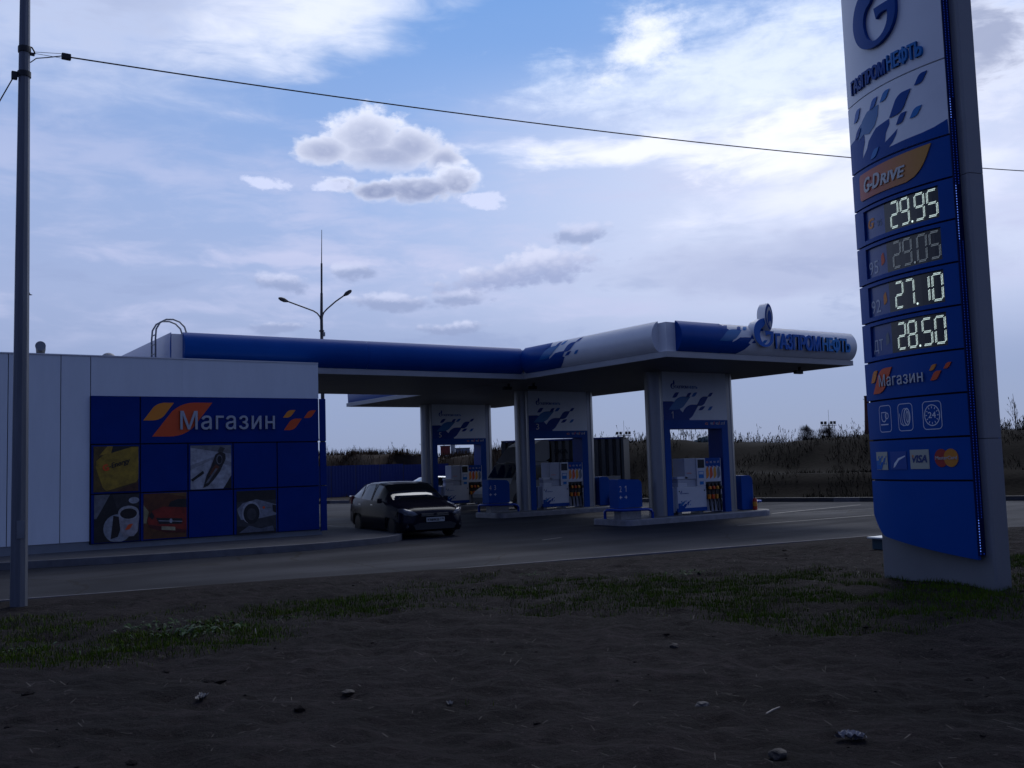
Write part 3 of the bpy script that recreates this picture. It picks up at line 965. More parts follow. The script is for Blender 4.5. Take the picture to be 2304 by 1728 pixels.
flat(mb, drop(21.52, 5.83, .79, .36), lg, white2, .0, .30)
flat(mb, drop(21.52, 5.83, .77, .34), lg, blue, .301, .008)
flat(mb, drop(21.53, 5.82, .62, .25), lg, off_white, .310, .004)
flat(mb, drop(21.53, 5.78, .50, .19), lg, blue, .315, .004)
flat(mb, drop(21.54, 5.62, .20, .08), lg, off_white, .320, .004)
mb.build('flame', lo)
# cameras under the canopy
for (x, y) in ((24.2, 20.2), (18.35, 27.6), (19.1, 27.2)):
    mb = MB(); mb.box(x - .03, x + .03, y - .03, y + .03, Z0 - .10, Z0, dark)
    mb.bbox(x - .22, x + .10, y - .06, y + .06, Z0 - .21, Z0 - .10, dark, .015)
    mb.build('security_camera', canopy)
# roof ladder at the left end
mb = MB()
for y in (27.2, 26.8):
    mb.tube([(6.62, y, 4.5), (6.62, y, 5.5), (6.64, y, 5.75), (6.74, y, 5.93), (6.90, y, 6.02), (7.08, y, 6.03), (7.25, y, 5.97), (7.38, y, 5.84), (7.44, y, 5.65), (7.45, y, 5.5)], .024, galv, 8)
for k in range(5): mb.tube([(6.62, 27.2, 4.6 + .25 * k), (6.62, 26.8, 4.6 + .25 * k)], .016, galv, 6)
mb.build('ladder', canopy)

# ================================================================== PUMP PORTALS
PX0, PX1, PR = 20.59, 23.55, .30
PYS = [22.55, 30.1, 37.6]
ISL_Y = [22.05, 29.35, 36.75]
NUMS = ['1', '3', '5']
portal_lbl = ['white and blue pump portal numbered 1, nearest the big price sign', 'middle pump portal, numbered 3, between the columns numbered 1 and 5', 'farthest pump portal, numbered 5, behind the dark hatchback']


def half_round(cx, cy, r, left, n=14):
    s = 1 if not left else -1
    return [(cx + s * r * math.sin(PI * i / n), cy - r * math.cos(PI * i / n)) for i in range(n + 1)]


def make_portal(Y, num, lbl, sh):
    t = thing('pump_portal', lbl, 'portal', (PX0 + sh, Y + .3, .18), group='pump portals under the canopy')
    def B(mb, nm): return mb.build(nm, t, loc=(-PX0, -(Y + .3), -.18))
    H = Z0
    for left in (True, False):
        mb = MB(); cx = PX0 if left else PX1
        pl = half_round(cx, Y + .3, PR, left)
        mb.prism(pl, .18, H, alu, caps=False, smooth=True)
        B(mb, 'column')
    fy, by = Y, Y + .6
    # front and back faces, opening cut out
    OX0, OX1, OZ = 20.90, 23.13, 2.83
    mb = MB()
    for y, s in ((fy, 1), (by, -1)):
        q = lambda x0, x1, z0, z1, m_: mb.box(x0, x1, min(y, y + .02 * s), max(y, y + .02 * s), z0, z1, m_)
        q(PX0, 20.66, .18, H, alu); q(23.40, PX1, .18, H, alu)
        q(20.66, 23.40, 3.10, H, white)
    B(mb, 'upper_panel')
    mb = MB()
    for y0, y1 in ((fy - .012, fy + .02), (by - .02, by + .012)):
        mb.box(20.66, OX0, y0, y1, .18, 3.10, blue); mb.box(OX1, 23.40, y0, y1, .18, 3.10, blue)
        mb.box(OX0, OX1, y0, y1, OZ, 3.10, blue)
    mb.box(OX0 - .03, OX0, fy + .02, by - .02, .18, OZ, blue_d)
    mb.box(OX1, OX1 + .03, fy + .02, by - .02, .18, OZ, blue_d)
    mb.box(OX0, OX1, fy + .02, by - .02, OZ, OZ + .03, blue_d)
    B(mb, 'blue_frame')
    pf = lambda x, z, d: (x, fy - d, z)
    mb = MB()
    flag(mb, 20.66, 22.85, 3.10, 3.99, pf, blue_d, blue_m, teal, .004)
    B(mb, 'wave_graphic')
    mb = MB()
    g_logo(mb, 21.0, 4.07, .17, pf, blue_d, .004, .002)
    flat(mb, drop(21.14, 4.26, .17, .07), pf, blue_d, .002, .004)
    text(mb, 'ГАЗПРОМ', 21.19, 21.72, 4.085, 4.175, pf, blue_d, bold=.03, d0=.004, spacing=.9)
    text(mb, 'НЕФТЬ', 21.75, 22.14, 4.085, 4.175, pf, blue_m, bold=.03, d0=.004, spacing=.9)
    B(mb, 'logo')
    mb = MB()
    if num == '1': one(mb, 20.99, 3.15, .22, pf, off_white, .016)
    else: text(mb, num, 20.98, 21.12, 3.15, 3.37, pf, off_white, d0=.016)
    for k, (s_, c_) in enumerate((('G', orange), ('95', redleaf), ('92', orange), ('ДТ', off_white))):
        text(mb, s_, 22.40 + .23 * k, 22.52 + .23 * k, 2.95, 3.02, pf, off_white if s_ != 'G' else orange, d0=.016, bold=.02)
        if s_ not in 'G': flat(mb, leaf(22.53 + .23 * k, 2.95, 22.58 + .23 * k, 3.05), pf, c_, .016)
    B(mb, 'number')
    return t


for Y, nu, lb, sh in zip(PYS, NUMS, portal_lbl, (0, .2, .28)): make_portal(Y, nu, lb, sh)

# islands
isl_lbl = ['white-edged raised island under the portal closest to the big price sign', 'white-edged raised island under the middle portal, in front of the corrugated container', 'raised island under the farthest portal, behind the dark hatchback']
for k, y0 in enumerate(ISL_Y):
    mb = MB(); w = 1.72
    x0, x1, r = 18.62, 25.0, .62
    pl = []
    for (cx, cy, a0, rr) in ((x1 - r, y0 + w - r, 0, r), (x0 + .28, y0 + w - .28, PI / 2, .28), (x0 + .28, y0 + .28, PI, .28), (x1 - r, y0 + r, 1.5 * PI, r)):
        for i in range(8): pl.append((cx + rr * math.cos(a0 + PI / 2 * i / 7), cy + rr * math.sin(a0 + PI / 2 * i / 7)))
    mb.prism(pl, -.02, .15, kerbpaint, caps=False)
    inn = [((p[0] - 21.8) * .996 + 21.8, (p[1] - y0 - w / 2) * .98 + y0 + w / 2) for p in pl]
    n = len(pl)
    mb.add([(p[0], p[1], .15) for p in pl] + [(p[0], p[1], .18) for p in inn], [(i, (i + 1) % n, n + (i + 1) % n, n + i) for i in range(n)], kerbpaint)
    mb.add([(p[0], p[1], .18) for p in inn], [tuple(range(n))], mat('island_top', (.16, .16, .16), .75, var=.3, vscale=3))
    for i in range(1, 7): pass
    tag(mb.build('pump_island', None, (.3 * k, 0, 0)), isl_lbl[k], 'kerb island', 'pump islands')

# ================================================================== DISPENSERS
disp_white = mat('dispenser_white', (.62, .63, .66), .35, var=.05, vscale=4)
disp_grey = mat('dispenser_grey', (.42, .44, .50), .4, var=.05, vscale=3)
screen = mat('dispenser_screen', (.01, .012, .012), .15)


def make_dispenser(Y, lbl, sh):
    t = thing('fuel_dispenser', lbl, 'fuel pump', (22.0 + sh, Y + .3, .18), group='fuel dispensers in the portals')
    def B(mb, nm, par=None): return mb.build(nm, par or t, loc=((-22.0, -(Y + .3), -.18) if par is None else (0, 0, 0)))
    f = Y - .05
    pf = lambda x, z, d: (x, f - d, z)
    mb = MB()
    mb.bbox(21.06, 22.28, f, f + .62, .30, 1.03, disp_white, .015)
    mb.box(20.92, 21.055, f + .12, f + .6, .25, 1.03, disp_grey)
    mb.box(21.15, 21.30, f + .1, f + .5, .18, .30, galv); mb.box(22.05, 22.2, f + .1, f + .5, .18, .30, galv)
    mb.box(21.05, 22.29, f - .004, f + .05, .27, .385, blue)
    for x in (21.13, 22.2): mb.lathe([(.02, 0), (.02, .012)], (x, f - .012, .90), dark, 10, 'y')
    B(mb, 'lower_cabinet')
    mb = MB()
    flag(mb, 21.07, 21.62, .385, .62, pf, blue, blue_l, teal, .006)
    g_logo(mb, 21.17, .81, .07, pf, blue, .002, .002)
    flat(mb, drop(21.23, .89, .07, .03), pf, blue, .002, .002)
    text(mb, 'ГАЗПРОМНЕФТЬ', 21.25, 21.52, .815, .85, pf, blue, bold=.02, d0=.004)
    B(mb, 'wave_graphic')
    mb = MB()
    mb.bbox(21.92, 22.28, f + .01, f + .60, 1.035, 1.25, disp_white, .01)
    mb.box(22.03, 22.19, f + .002, f + .02, 1.08, 1.18, blue_l)
    mb.bbox(21.43, 21.90, f + .06, f + .58, 1.035, 1.255, disp_grey, .01)
    B(mb, 'middle_cabinet')
    mb = MB()
    mb.bbox(21.42, 21.905, f + .03, f + .56, 1.262, 1.91, disp_grey, .012)
    mb.bbox(21.91, 22.285, f + .0, f + .58, 1.20, 1.90, disp_white, .012)
    text(mb, 'G-Drive', 21.50, 21.70, 1.43, 1.47, lambda x, z, d: (x, f + .028 - d, z), redleaf, bold=.02)
    mb.box(21.98, 22.20, f - .004, f + .01, 1.28, 1.50, blue_l)
    mb.box(22.0, 22.18, f - .006, f + .0, 1.40, 1.48, disp_white)
    hd = B(mb, 'display_head')
    mb = MB(); mb.box(21.955, 22.235, f - .006, f + .02, 1.60, 1.86, screen); mb.build('screen', hd)
    # fuel grade board
    mb = MB()
    mb.box(22.29, 22.95, f + .01, f + .5, 1.66, 1.905, blue)
    mb.box(22.29, 22.95, f + .01, f + .5, 1.16, 1.66, disp_white)
    for k, c_ in enumerate((orange, redleaf, yellow, grey_leaf)):
        x = 22.30 + .163 * k
        flat(mb, [(x, 1.70), (x + .155, 1.66), (x + .155, 1.60), (x, 1.66)], lambda x_, z, d: (x_, f + .008 - d, z), blue, 0)
        flat(mb, flame(x + .01, 1.25, x + .145, 1.66), lambda x_, z, d: (x_, f + .006 - d, z), c_, 0)
        text(mb, ('G', '95', '92', 'ДТ')[k], x + .03, x + .12, 1.74, 1.80, lambda x_, z, d: (x_, f + .006 - d, z), orange if k == 0 else off_white, bold=.02)
    B(mb, 'grade_board')
    mb = MB()
    mb.box(22.29, 22.95, f + .10, f + .5, .22, 1.155, disp_grey)
    mb.box(22.30, 22.94, f + .06, f + .10, .62, 1.15, dark)
    mb.box(22.955, 22.985, f + .02, f + .5, .20, 1.89, disp_grey)
    B(mb, 'hose_bay')
    for k, c_ in enumerate((orange, redleaf, yellow, dark)):
        x = 22.375 + .163 * k
        mb = MB()
        mb.bbox(x - .035, x + .035, f - .05, f + .07, .98, 1.08, dark, .01)
        mb.bbox(x - .03, x + .05, f - .09, f - .02, .92, 1.02, c_, .014, xf=lambda p, X=x: (p[0] + (1.0 - p[2]) * .25, p[1], p[2]))
        mb.bbox(x - .035, x + .035, f - .07, f + .02, .62, .76, c_ if k < 3 else dark, .015)
        nz = B(mb, 'nozzle')
        mb = MB()
        j = random.uniform(-.02, .02)
        mb.tube([(x, f - .03, .64), (x + .01, f - .07, .5), (x + j, f - .09, .36), (x + .02 + j, f - .06, .25), (x + .05, f + .0, .27), (x + .055, f + .04, .5), (x + .05, f + .06, .85), (x + .04, f + .06, 1.12)], .017, rubber, 7)
        mb.build('hose', nz)
    # little service box standing on the cabinet: squeegee bucket
    return t


disp_lbl = ['white and blue fuel dispenser in the nearest portal, closest to the big price sign', 'white and blue fuel dispenser in the middle portal, in front of the corrugated container', 'white and blue fuel dispenser in the opening of the farthest portal, numbered 5']
for Y, lb, sh in zip(PYS, disp_lbl, (0, .3, .42)): make_dispenser(Y, lb, sh)
svc_lbl = ['small grey service box on the dispenser closest to the big price sign', 'small grey service box on the dispenser of the middle portal, before the container', 'small grey service box on the dispenser of the farthest portal']
for Y, lb, sh in zip(PYS, svc_lbl, (0, .3, .42)):
    mb = MB(); f = Y - .02
    mb.bbox(21.12, 21.50, f, f + .25, 1.032, 1.16, disp_white, .01)
    mb.bbox(21.13, 21.52, f + .02, f + .24, 1.163, 1.27, disp_grey, .01)
    mb.bbox(21.10, 21.54, f, f + .26, 1.273, 1.35, disp_white, .012)
    tag(mb.build('service_box', None, (sh, 0, 0)), lb, 'box', 'service boxes on the dispensers')

# ================================================================== ISLAND CABINETS, BUMPERS, EXTINGUISHERS
cab_lbl = [('blue rounded cabinet with numerals 2 and 1 on the left end of the nearest island', 'blue tube bumper bar in front of the cabinet with numerals 2 and 1'),
           ('blue rounded cabinet with numerals 4 and 3 on the left end of the middle island', 'blue tube bumper bar by the cabinet with numerals 4 and 3')]
for k, (nn, xo, Y) in enumerate((('21', 18.55, 22.3), ('43', 18.92, 29.95))):
    x0, x1 = xo, xo + .90
    t = thing('island_cabinet', cab_lbl[k][0], 'cabinet', (x0, Y, .18), group='blue cabinets on the islands')
    B = lambda mb, nm: mb.build(nm, t, loc=(-x0, -Y, -.18))
    prof = [(x0, .52), (x1, .52), (x1, 1.16)] + [(x1 - .16 + .16 * math.cos(a_), 1.17 + .16 * math.sin(a_)) for a_ in [PI / 2 * i / 7 for i in range(1, 8)]] + [(x0 + .06, 1.36), (x0, 1.345)]
    mb = MB(); mb.prism(prof, Y, Y + .42, blue, 'y'); B(mb, 'body')
    mb = MB(); mb.box(x0 + .12, x1 - .02, Y + .05, Y + .38, .18, .52, concrete); B(mb, 'base')
    mb = MB(); pf = lambda x, z, d: (x, Y - .003 - d, z)
    text(mb, nn[0], x0 + .04, x0 + .12, .985, 1.16, pf, off_white); (one(mb, x0 + .245, .985, .175, pf, off_white) if nn[1] == '1' else text(mb, nn[1], x0 + .235, x0 + .315, .985, 1.16, pf, off_white))
    for (sx, xc) in ((-1, x0 + .085), (1, x0 + .275)):
        flat(mb, [(xc + sx * .055, .83), (xc, .89), (xc, .865), (xc + .0, .845), (xc - sx * .05, .845), (xc - sx * .05, .815), (xc, .815), (xc, .77)], pf, off_white)
    B(mb, 'numerals')
    mb = MB(); r = .045; yb = Y - .12
    mb.tube([(x0 - .06, yb + .7, .2), (x0 - .06, yb + .7, .42), (x0 - .06, yb + .6, .46), (x0 - .04, yb + .08, .47), (x0 + .06, yb, .465), (x1 + .08, yb, .45), (x1 + .22, yb + .0, .42), (x1 + .29, yb + .02, .34), (x1 + .31, yb + .04, .18)], r, steel_blue, 10)
    tag(mb.build('bumper_bar'), cab_lbl[k][1], 'bumper bar', 'blue bumper bars')

rc = [('narrow blue cabinet on the right end of the nearest island, behind the right column', 'blue tube bumper bar sticking out at the right end of the nearest island', 'red and yellow fire extinguisher beside the cabinet at the right end of the nearest island'),
      ('dark blue cabinet on the middle island, just left of the numerals 2 and 1', None, 'red fire extinguisher beside the dark blue cabinet of the middle island')]
for k, (xo, Y) in enumerate(((23.98, 22.62), (24.1, 30.1))):
    x0, x1 = xo, xo + .52
    t = thing('island_cabinet', rc[k][0], 'cabinet', (x0, Y, .18), group='blue cabinets on the islands')
    B = lambda mb, nm: mb.build(nm, t, loc=(-x0, -Y, -.18))
    prof = [(x0, .20), (x1, .20), (x1, 1.10)] + [(x1 - .2 + .2 * math.cos(a_), 1.10 + .2 * math.sin(a_)) for a_ in [PI / 2 * i / 7 for i in range(1, 8)]] + [(x0, 1.30)]
    mb = MB(); mb.prism(prof, Y, Y + .42, blue, 'y'); B(mb, 'body')
    mb = MB(); mb.box(x1 + .002, x1 + .07, Y + .05, Y + .37, .18, 1.0, galv); B(mb, 'side_panel')
    # extinguisher stands at its front right
    e_ = thing('fire_extinguisher', rc[k][2], 'fire extinguisher', (x1 - .04, Y - .10, .18), group='fire extinguishers')
    mb = MB(); mb.lathe([(.0, 0), (.065, .0), (.07, .02), (.07, .30), (.05, .36), (.02, .39)], (0, 0, 0), red, 16); mb.build('body', e_)
    mb = MB(); mb.lathe([(.0715, .12), (.0715, .26)], (0, 0, 0), yellow, 16); mb.build('sticker', e_)
    mb = MB(); mb.box(-.02, .02, -.02, .02, .385, .43, dark); mb.box(-.02, .08, -.012, .012, .43, .45, dark); mb.build('valve', e_)
    if rc[k][1]:
        mb = MB(); yb = Y - .05
        mb.tube([(x1 + .02, yb + .2, .18), (x1 + .03, yb + .15, .34), (x1 + .10, yb + .1, .42), (x1 + .30, yb + .1, .435), (x1 + .45, yb + .15, .435), (x1 + .5, yb + .4, .43), (x1 + .46, yb + .8, .42), (x1 + .4, yb + .85, .18)], .042, steel_blue, 10)
        tag(mb.build('bumper_bar'), rc[k][1], 'bumper bar', 'blue bumper bars')

# ================================================================== SHOP
SY = 25.3
shop = thing('station_shop', 'low white panelled shop with blue tiled front and the orange and red leaf sign', 'shop', (4, SY, .15))
B = lambda mb, nm, par=None: mb.build(nm, par or shop, loc=((-4, -SY, -.15) if par is None else (0, 0, 0)))
mb = MB()
# white wall panels, vertical left of the tiles
edges = [-14.0, -12.0, -10, -8.0, -6.0, -4.0, -2.0, .3, 2.0, 2.955, 4.075, 4.735]
for a_, b_ in zip(edges[:-1], edges[1:]):
    mb.box(a_ + .009, b_ - .009, SY, SY + .06, .36, 4.79, white)
mb.box(4.745, 6.9, SY, SY + .06, 3.835, 4.79, white); mb.box(6.903, 10.565, SY, SY + .06, 3.835, 4.79, white)
mb.box(-14, 10.565, SY - .02, SY + .32, 4.792, 4.82, white2)
B(mb, 'white_cladding')
mb = MB()
mb.box(-14, 10.55, SY + .062, SY + .30, .15, 4.79, seam)
mb.box(-14, 10.55, SY + .302, 33.0, .15, 4.42, plinth_m)
mb.box(10.552, 10.56, SY + .302, 33.0, .15, 4.42, white)
B(mb, 'wall')
mb = MB(); mb.box(-14.0, 10.62, SY + .02, SY + .061, .15, .355, plinth_m); mb.box(-14.0, 10.63, SY - .03, SY + .018, .15, .16, plinth_m); B(mb, 'plinth')
# blue tiles
tile_b = mat('tile_blue', (.0, .030, .205), .38, var=.12, vscale=1.2, rvar=.08, spec=.12)
TX = [4.74, 5.875, 7.03, 8.18, 9.36, 10.54]
TZ = [.285, 1.465, 2.66, 3.825]
g_ = .016
mb = MB()
yf = SY - .05
mb.box(TX[0], TX[1] - g_, yf, SY - .002, TZ[2] + g_, TZ[3], tile_b)
mb.box(TX[1] + g_, TX[5] - .0, yf, SY - .002, TZ[2] + g_, TZ[3], tile_b)
for i in range(5):
    for j in range(2):
        mb.box(TX[i] + g_, TX[i + 1] - g_, yf, SY - .002, TZ[j] + g_, TZ[j + 1] - g_, tile_b)
B(mb, 'blue_tiles')
mb = MB(); mb.box(TX[0] - .02, TX[5] - .01, SY - .0015, SY + .055, TZ[0], TZ[3] - .003, seam); B(mb, 'tile_backing')
mb = MB()
for z0, z1 in ((TZ[0] - .03, TZ[1] - g_), (TZ[1] + g_, TZ[2] - g_), (TZ[2] + g_, TZ[3])):
    mb.box(10.575, 10.75, yf + .004, yf + .05, z0, z1, tile_b)
mb.box(10.60, 10.64, yf + .051, SY - .004, .3, 3.79, seam)
B(mb, 'corner_fin')
pf = lambda x, z, d: (x, yf - d, z)
for (a_, b_, c_, d_, m_) in ((5.945, 3.235, 6.685, 3.68, orange), (6.155, 2.835, 7.65, 3.69, redleaf), (9.53, 3.31, 9.885, 3.515, orange), (10.115, 3.30, 10.47, 3.513, redleaf), (9.55, 2.975, 10.06, 3.285, redleaf)):
    mb = MB(); flat(mb, leaf(a_, b_, c_, d_), pf, m_, .003); B(mb, 'leaf_emblem')
mb = MB(); text(mb, 'Магазин', 6.83, 9.29, 3.0, 3.475, pf, silver, bold=.006, d0=.01, th=.035, spacing=1.08); B(mb, 'lettering')


def C(n_, c_, r=.6): return mat('print_' + n_, c_, r, var=.45, vscale=7.0)


pz = {}
def poster(x0, x1, z0, z1, base, items, lbl):
    mb = MB()
    mb.box(x0, x1, yf - .012, yf - .001, z0, z1, base)
    w, h = x1 - x0, z1 - z0
    for k, (m_, pts) in enumerate(items):
        # clip to the poster
        P = [(min(1, max(0, p[0])), min(1, max(0, p[1]))) for p in pts]
        Q = []
        for p in P:
            if not Q or (abs(p[0] - Q[-1][0]) + abs(p[1] - Q[-1][1])) > 1e-4: Q.append(p)
        flat(mb, [(x0 + w * p[0], z0 + h * p[1]) for p in Q], pf, m_, .0135 + .0015 * k)
    return mb


cy, ckd = C('yellow', (.34, .21, .015)), C('dark', (.018, .015, .014))
pbrown, pgrey, pwhite, pred, pmid = C('brown', (.085, .03, .012)), C('grey', (.16, .16, .17)), C('pale', (.40, .40, .42)), C('car_red', (.28, .022, .008)), C('tan', (.16, .075, .02))
posters = []
# oil canister
it = [(C('olive', (.12, .07, .012)), [(0, 0), (.15, 0), (.1, .9), (0, 1)]), (ckd, [(.3, 1), (1, 1), (1, .97), (.45, .85), (.25, .80)]),
      (cy, [(.28, .02), (.95, .20), (1.0, .28), (1, .98), (.85, .98), (.2, .80), (.06, .68), (.04, .55), (.2, .1)]), (C('yellow2', (.40, .24, .02)), [(.12, .80), (.30, 1), (.42, 1), (.38, .84)]),
      (pbrown, [(.55, .04), (1, .20), (1, 0), (.5, 0)])]
mb = poster(4.80, 5.83, 1.515, 2.61, C('brownish', (.10, .055, .012)), it, '')
rot = lambda x, z, d: (5.02 + (x) * .95 - z * .28, yf - .026 - d, 2.02 + x * .28 + z * .95)
text(mb, 'G', .0, .14, -.02, .14, rot, redleaf, bold=.05); text(mb, '-Energy', .15, .66, -.03, .13, rot, ckd, bold=.02, shear=.3)
B(mb, 'poster')['label'] = 'poster of a yellow oil canister'
# bottle on pale background
it = [(pgrey, [(0, .95), (1, .8), (1, 1), (0, 1)]), (C('pale2', (.27, .27, .28)), [(0, .55), (.6, .75), (1, .6), (1, .5), (.5, .66), (0, .44)]), (ckd, [(0, .22), (.3, .42), (.33, .36), (.05, .18)]), (ckd, [(.8, .0), (1, .3), (1, 0)]),
      (C('bottle_dark', (.030, .022, .020)), [(.30, .03), (.42, .07), (.56, .20), (.72, .40), (.86, .68), (.85, .80), (.72, .86), (.60, .78), (.50, .52), (.38, .30)]),
      (C('bottle2', (.13, .035, .012)), [(.44, .30), (.60, .34), (.70, .50), (.62, .56), (.52, .46)]), (pgrey, ellipse(.70, .67, .075, .115, 14)), (ckd, ellipse(.705, .665, .055, .09, 14)),
      (C('cap', (.06, .055, .05)), [(.66, .85), (.78, .83), (.84, .93), (.72, .97)]), (pgrey, [(.35, .12), (.42, .14), (.66, .46), (.61, .47)])]
B(poster(7.09, 8.125, 1.495, 2.60, pwhite, it, ''), 'poster')['label'] = 'poster of a brown bottle on pale cloth'
# coffee
it = [(pgrey, [(0, 1), (.35, 1), (.05, .5), (0, .5)]), (C('dk2', (.035, .03, .03)), [(.4, 1), (1, 1), (1, .75), (.5, .7)]), (C('saucer', (.30, .31, .33)), ellipse(.52, .28, .32, .30, 24)), (C('beans', (.02, .012, .01)), [(.36, .06), (.52, .1), (.60, .3), (.56, .52), (.42, .55), (.40, .35)]),
      (C('cup', (.36, .33, .33)), [(.53, .60), (.99, .60), (1, .5), (.97, .2), (.88, .1), (.66, .09), (.58, .22)]), (C('rim', (.42, .40, .39)), ellipse(.76, .60, .235, .15, 24)), (C('coffee', (.022, .014, .010)), ellipse(.76, .58, .19, .11, 24)),
      (redleaf, leaf(.68, .24, .86, .36)), (pwhite, ellipse(.88, .86, .12, .07, 14))]
B(poster(4.815, 5.845, .315, 1.45, ckd, it, ''), 'poster')['label'] = 'poster of a white coffee cup on a saucer'
# red car
it = [(C('sand', (.13, .045, .01)), [(0, 0), (1, 0), (1, .25), (0, .35)]), (pmid, [(.35, 1), (1, 1), (1, .90), (.6, .97)]), (C('light', (.30, .25, .12)), [(0, .75), (.12, .6), (.06, .35), (0, .35)]),
      (ckd, [(.52, .60), (.62, .80), (.80, .86), (1, .85), (1, .55)]), (pred, [(.08, .42), (.2, .62), (.45, .70), (1, .66), (1, .15), (.75, .12), (.35, .20), (.12, .30)]), (C('red_dk', (.10, .012, .006)), [(.12, .32), (1, .16), (1, .10), (.5, .13), (.12, .26)]),
      (ckd, [(.28, .46), (.9, .42), (.88, .30), (.36, .32)]), (pwhite, [(.34, .40), (.9, .36), (.9, .345), (.34, .385)]), (pwhite, ellipse(.63, .38, .035, .05, 12)), (C('plate', (.42, .36, .20)), [(.41, .27), (.73, .24), (.73, .16), (.41, .19)]), (ckd, [(.12, .50), (.18, .60), (.25, .5), (.2, .42)])]
B(poster(5.95, 6.985, .325, 1.435, C('dusk', (.12, .035, .008)), it, ''), 'poster')['label'] = 'poster of a red sports car'
# white car front wing with wheel
it = [(C('night', (.04, .04, .045)), [(0, .75), (1, .78), (1, .1), (0, .2)]), (C('wing', (.22, .23, .26)), [(.0, .58), (.15, .72), (.5, .80), (1, .66), (1, .42), (.62, .36), (.1, .34)]), (pwhite, ellipse(.36, .50, .235, .26, 22)), (dark, ellipse(.37, .47, .205, .235, 22)), (C('rimg', (.05, .05, .055)), ellipse(.37, .46, .12, .14, 18)),
      (ckd, [(.9, .66), (1, .64), (1, .46), (.92, .5)]), (redleaf, ellipse(.68, .60, .035, .03, 10)), (pgrey, [(.74, .59), (.86, .58), (.86, .605), (.74, .615)]), (C('wet', (.12, .13, .16)), [(.05, .04), (.3, .20), (.6, .12), (.9, .17), (.95, .05)])]
B(poster(8.26, 9.31, .285, 1.405, ckd, it, ''), 'poster')['label'] = 'poster of a white car wing and wheel'
# roof pipe, dish
mb = MB()
mb.lathe([(.095, 4.42), (.095, 5.0)], (3.80, SY + 1.2, 0), galv, 18)
mb.lathe([(.105, 4.86), (.105, 4.88)], (3.80, SY + 1.2, 0), galv, 18)
mb.tube([(3.80, SY + 1.2, 4.97), (3.80, SY + 1.15, 5.05), (3.78, SY + 1.05, 5.10), (3.76, SY + .93, 5.11)], [.10, .11, .115, .12], galv, 16)
B(mb, 'vent_pipe')
mb = MB(); mb.lathe([(.0, -.06), (.10, -.05), (.16, -.025), (.20, .02)], (5.33, SY + .9, 4.80), mat('dish_grey', (.34, .34, .34), .5), 24, 'y')
mb.tube([(5.33, SY + .92, 4.4), (5.33, SY + .92, 4.78)], .025, galv, 8)
B(mb, 'satellite_dish')

# ================================================================== PRICE TOTEM
TO = Vector((11.532, 6.85)); TU = Vector((.26414, .96448)); TN = Vector((-.96448, .26414)); TLn = 1.99
U0, U1, W0, SG = .12, 2.06, .11, .165


def wf(u):
    t = (u - U0) / (U1 - U0) * 2 - 1
    return W0 + SG * (1 - t * t)


def tp(u, w, z): return (TO.x + TU.x * u + TN.x * w, TO.y + TU.y * u + TN.y * w, z)
def bd(u, z, d=0.0, side=1): return tp(u, (wf(u) + d) if side > 0 else -.25 - wf(u) - d, z)


totem = thing('price_totem', 'tall grey pylon with curved blue price board lit with white digits', 'price sign', tp(1, -.12, .12))
TB = lambda mb, nm, par=None: mb.build(nm, par or totem, loc=(tuple(-c for c in tp(1, -.12, .12)) if par is None else (0, 0, 0)))
TT = 9.9
for (z0, z1) in ((-.05, 2.022), (2.03, 5.342), (5.35, TT)):
    mb = MB()
    # chamfered plan: broad face, short edge, rear face
    pl = [tp(0, 0, 0)[:2], tp(-.03, -.02, 0)[:2], tp(-.03, -.23, 0)[:2], tp(0, -.25, 0)[:2], tp(TLn, -.25, 0)[:2], tp(TLn + .03, -.23, 0)[:2], tp(TLn + .03, -.02, 0)[:2], tp(TLn, 0, 0)[:2]]
    mb.prism(pl, z0, z1, greybody)
    TB(mb, 'body')
mb = MB(); pl = [tp(.02, -.02, 0)[:2], tp(.02, -.23, 0)[:2], tp(TLn - .02, -.23, 0)[:2], tp(TLn - .02, -.02, 0)[:2]]
mb.prism(pl, 0, TT - .1, seam); TB(mb, 'core')
for side in (1, -1):
    mb = MB(); mb_ = MB()
    us = [U0 + .03 + (U1 - U0 - .034) * i / 24 for i in range(25)]
    def zb(u):   # lower edge of the backing
        return .80 if u < 1.6 else 1.05
    for q in range(8):
        za_, zc_ = 1.1 + (9.35 - 1.1) * q / 8, 1.1 + (9.35 - 1.1) * (q + 1) / 8
        us = [U0 + .03 + (U1 - .105 * min(1, max(0, (8.5 - za_) / 7)) - U0 - .036) * i / 24 for i in range(25)]
        ww = [bd(u, 0, -.047, side)[:2] for u in us]
        base = [tp(us[-1], .003 if side > 0 else -.253, 0)[:2], tp(us[0], .003 if side > 0 else -.253, 0)[:2]]
        mb.prism(ww + base, za_, zc_, seam)
    TB(mb, 'board_core')


def U1z(z): return U1 - .105 * min(1, max(0, (8.5 - z) / 7))


def panel(z0, z1, m_, side=1, low=None, th=.045):
    mb = MB(); n = 28
    ut = [U0 + (U1z(z1) - U0) * i / n for i in range(n + 1)]; us = [U0 + (U1z(z0 if not low else .9) - U0) * i / n for i in range(n + 1)]
    zl = [low(u) if low else z0 for u in us]
    fr = [bd(u, z1, 0, side) for u in ut] + [bd(u, z, 0, side) for u, z in zip(us, zl)]
    bk = [bd(u, z1, -th, side) for u in ut] + [bd(u, z, -th, side) for u, z in zip(us, zl)]
    k = n + 1
    mb.add(fr, [(i, i + 1, k + i + 1, k + i) for i in range(n)], m_, True)
    vs = fr + bk; o = 2 * k
    mb.add(vs, [(i, i + 1, o + i + 1, o + i) for i in range(n)] + [(k + i, k + i + 1, o + k + i + 1, o + k + i) for i in range(n)] + [(0, k, o + k, o), (n, k + n, o + k + n, o + n)], m_)
    return mb


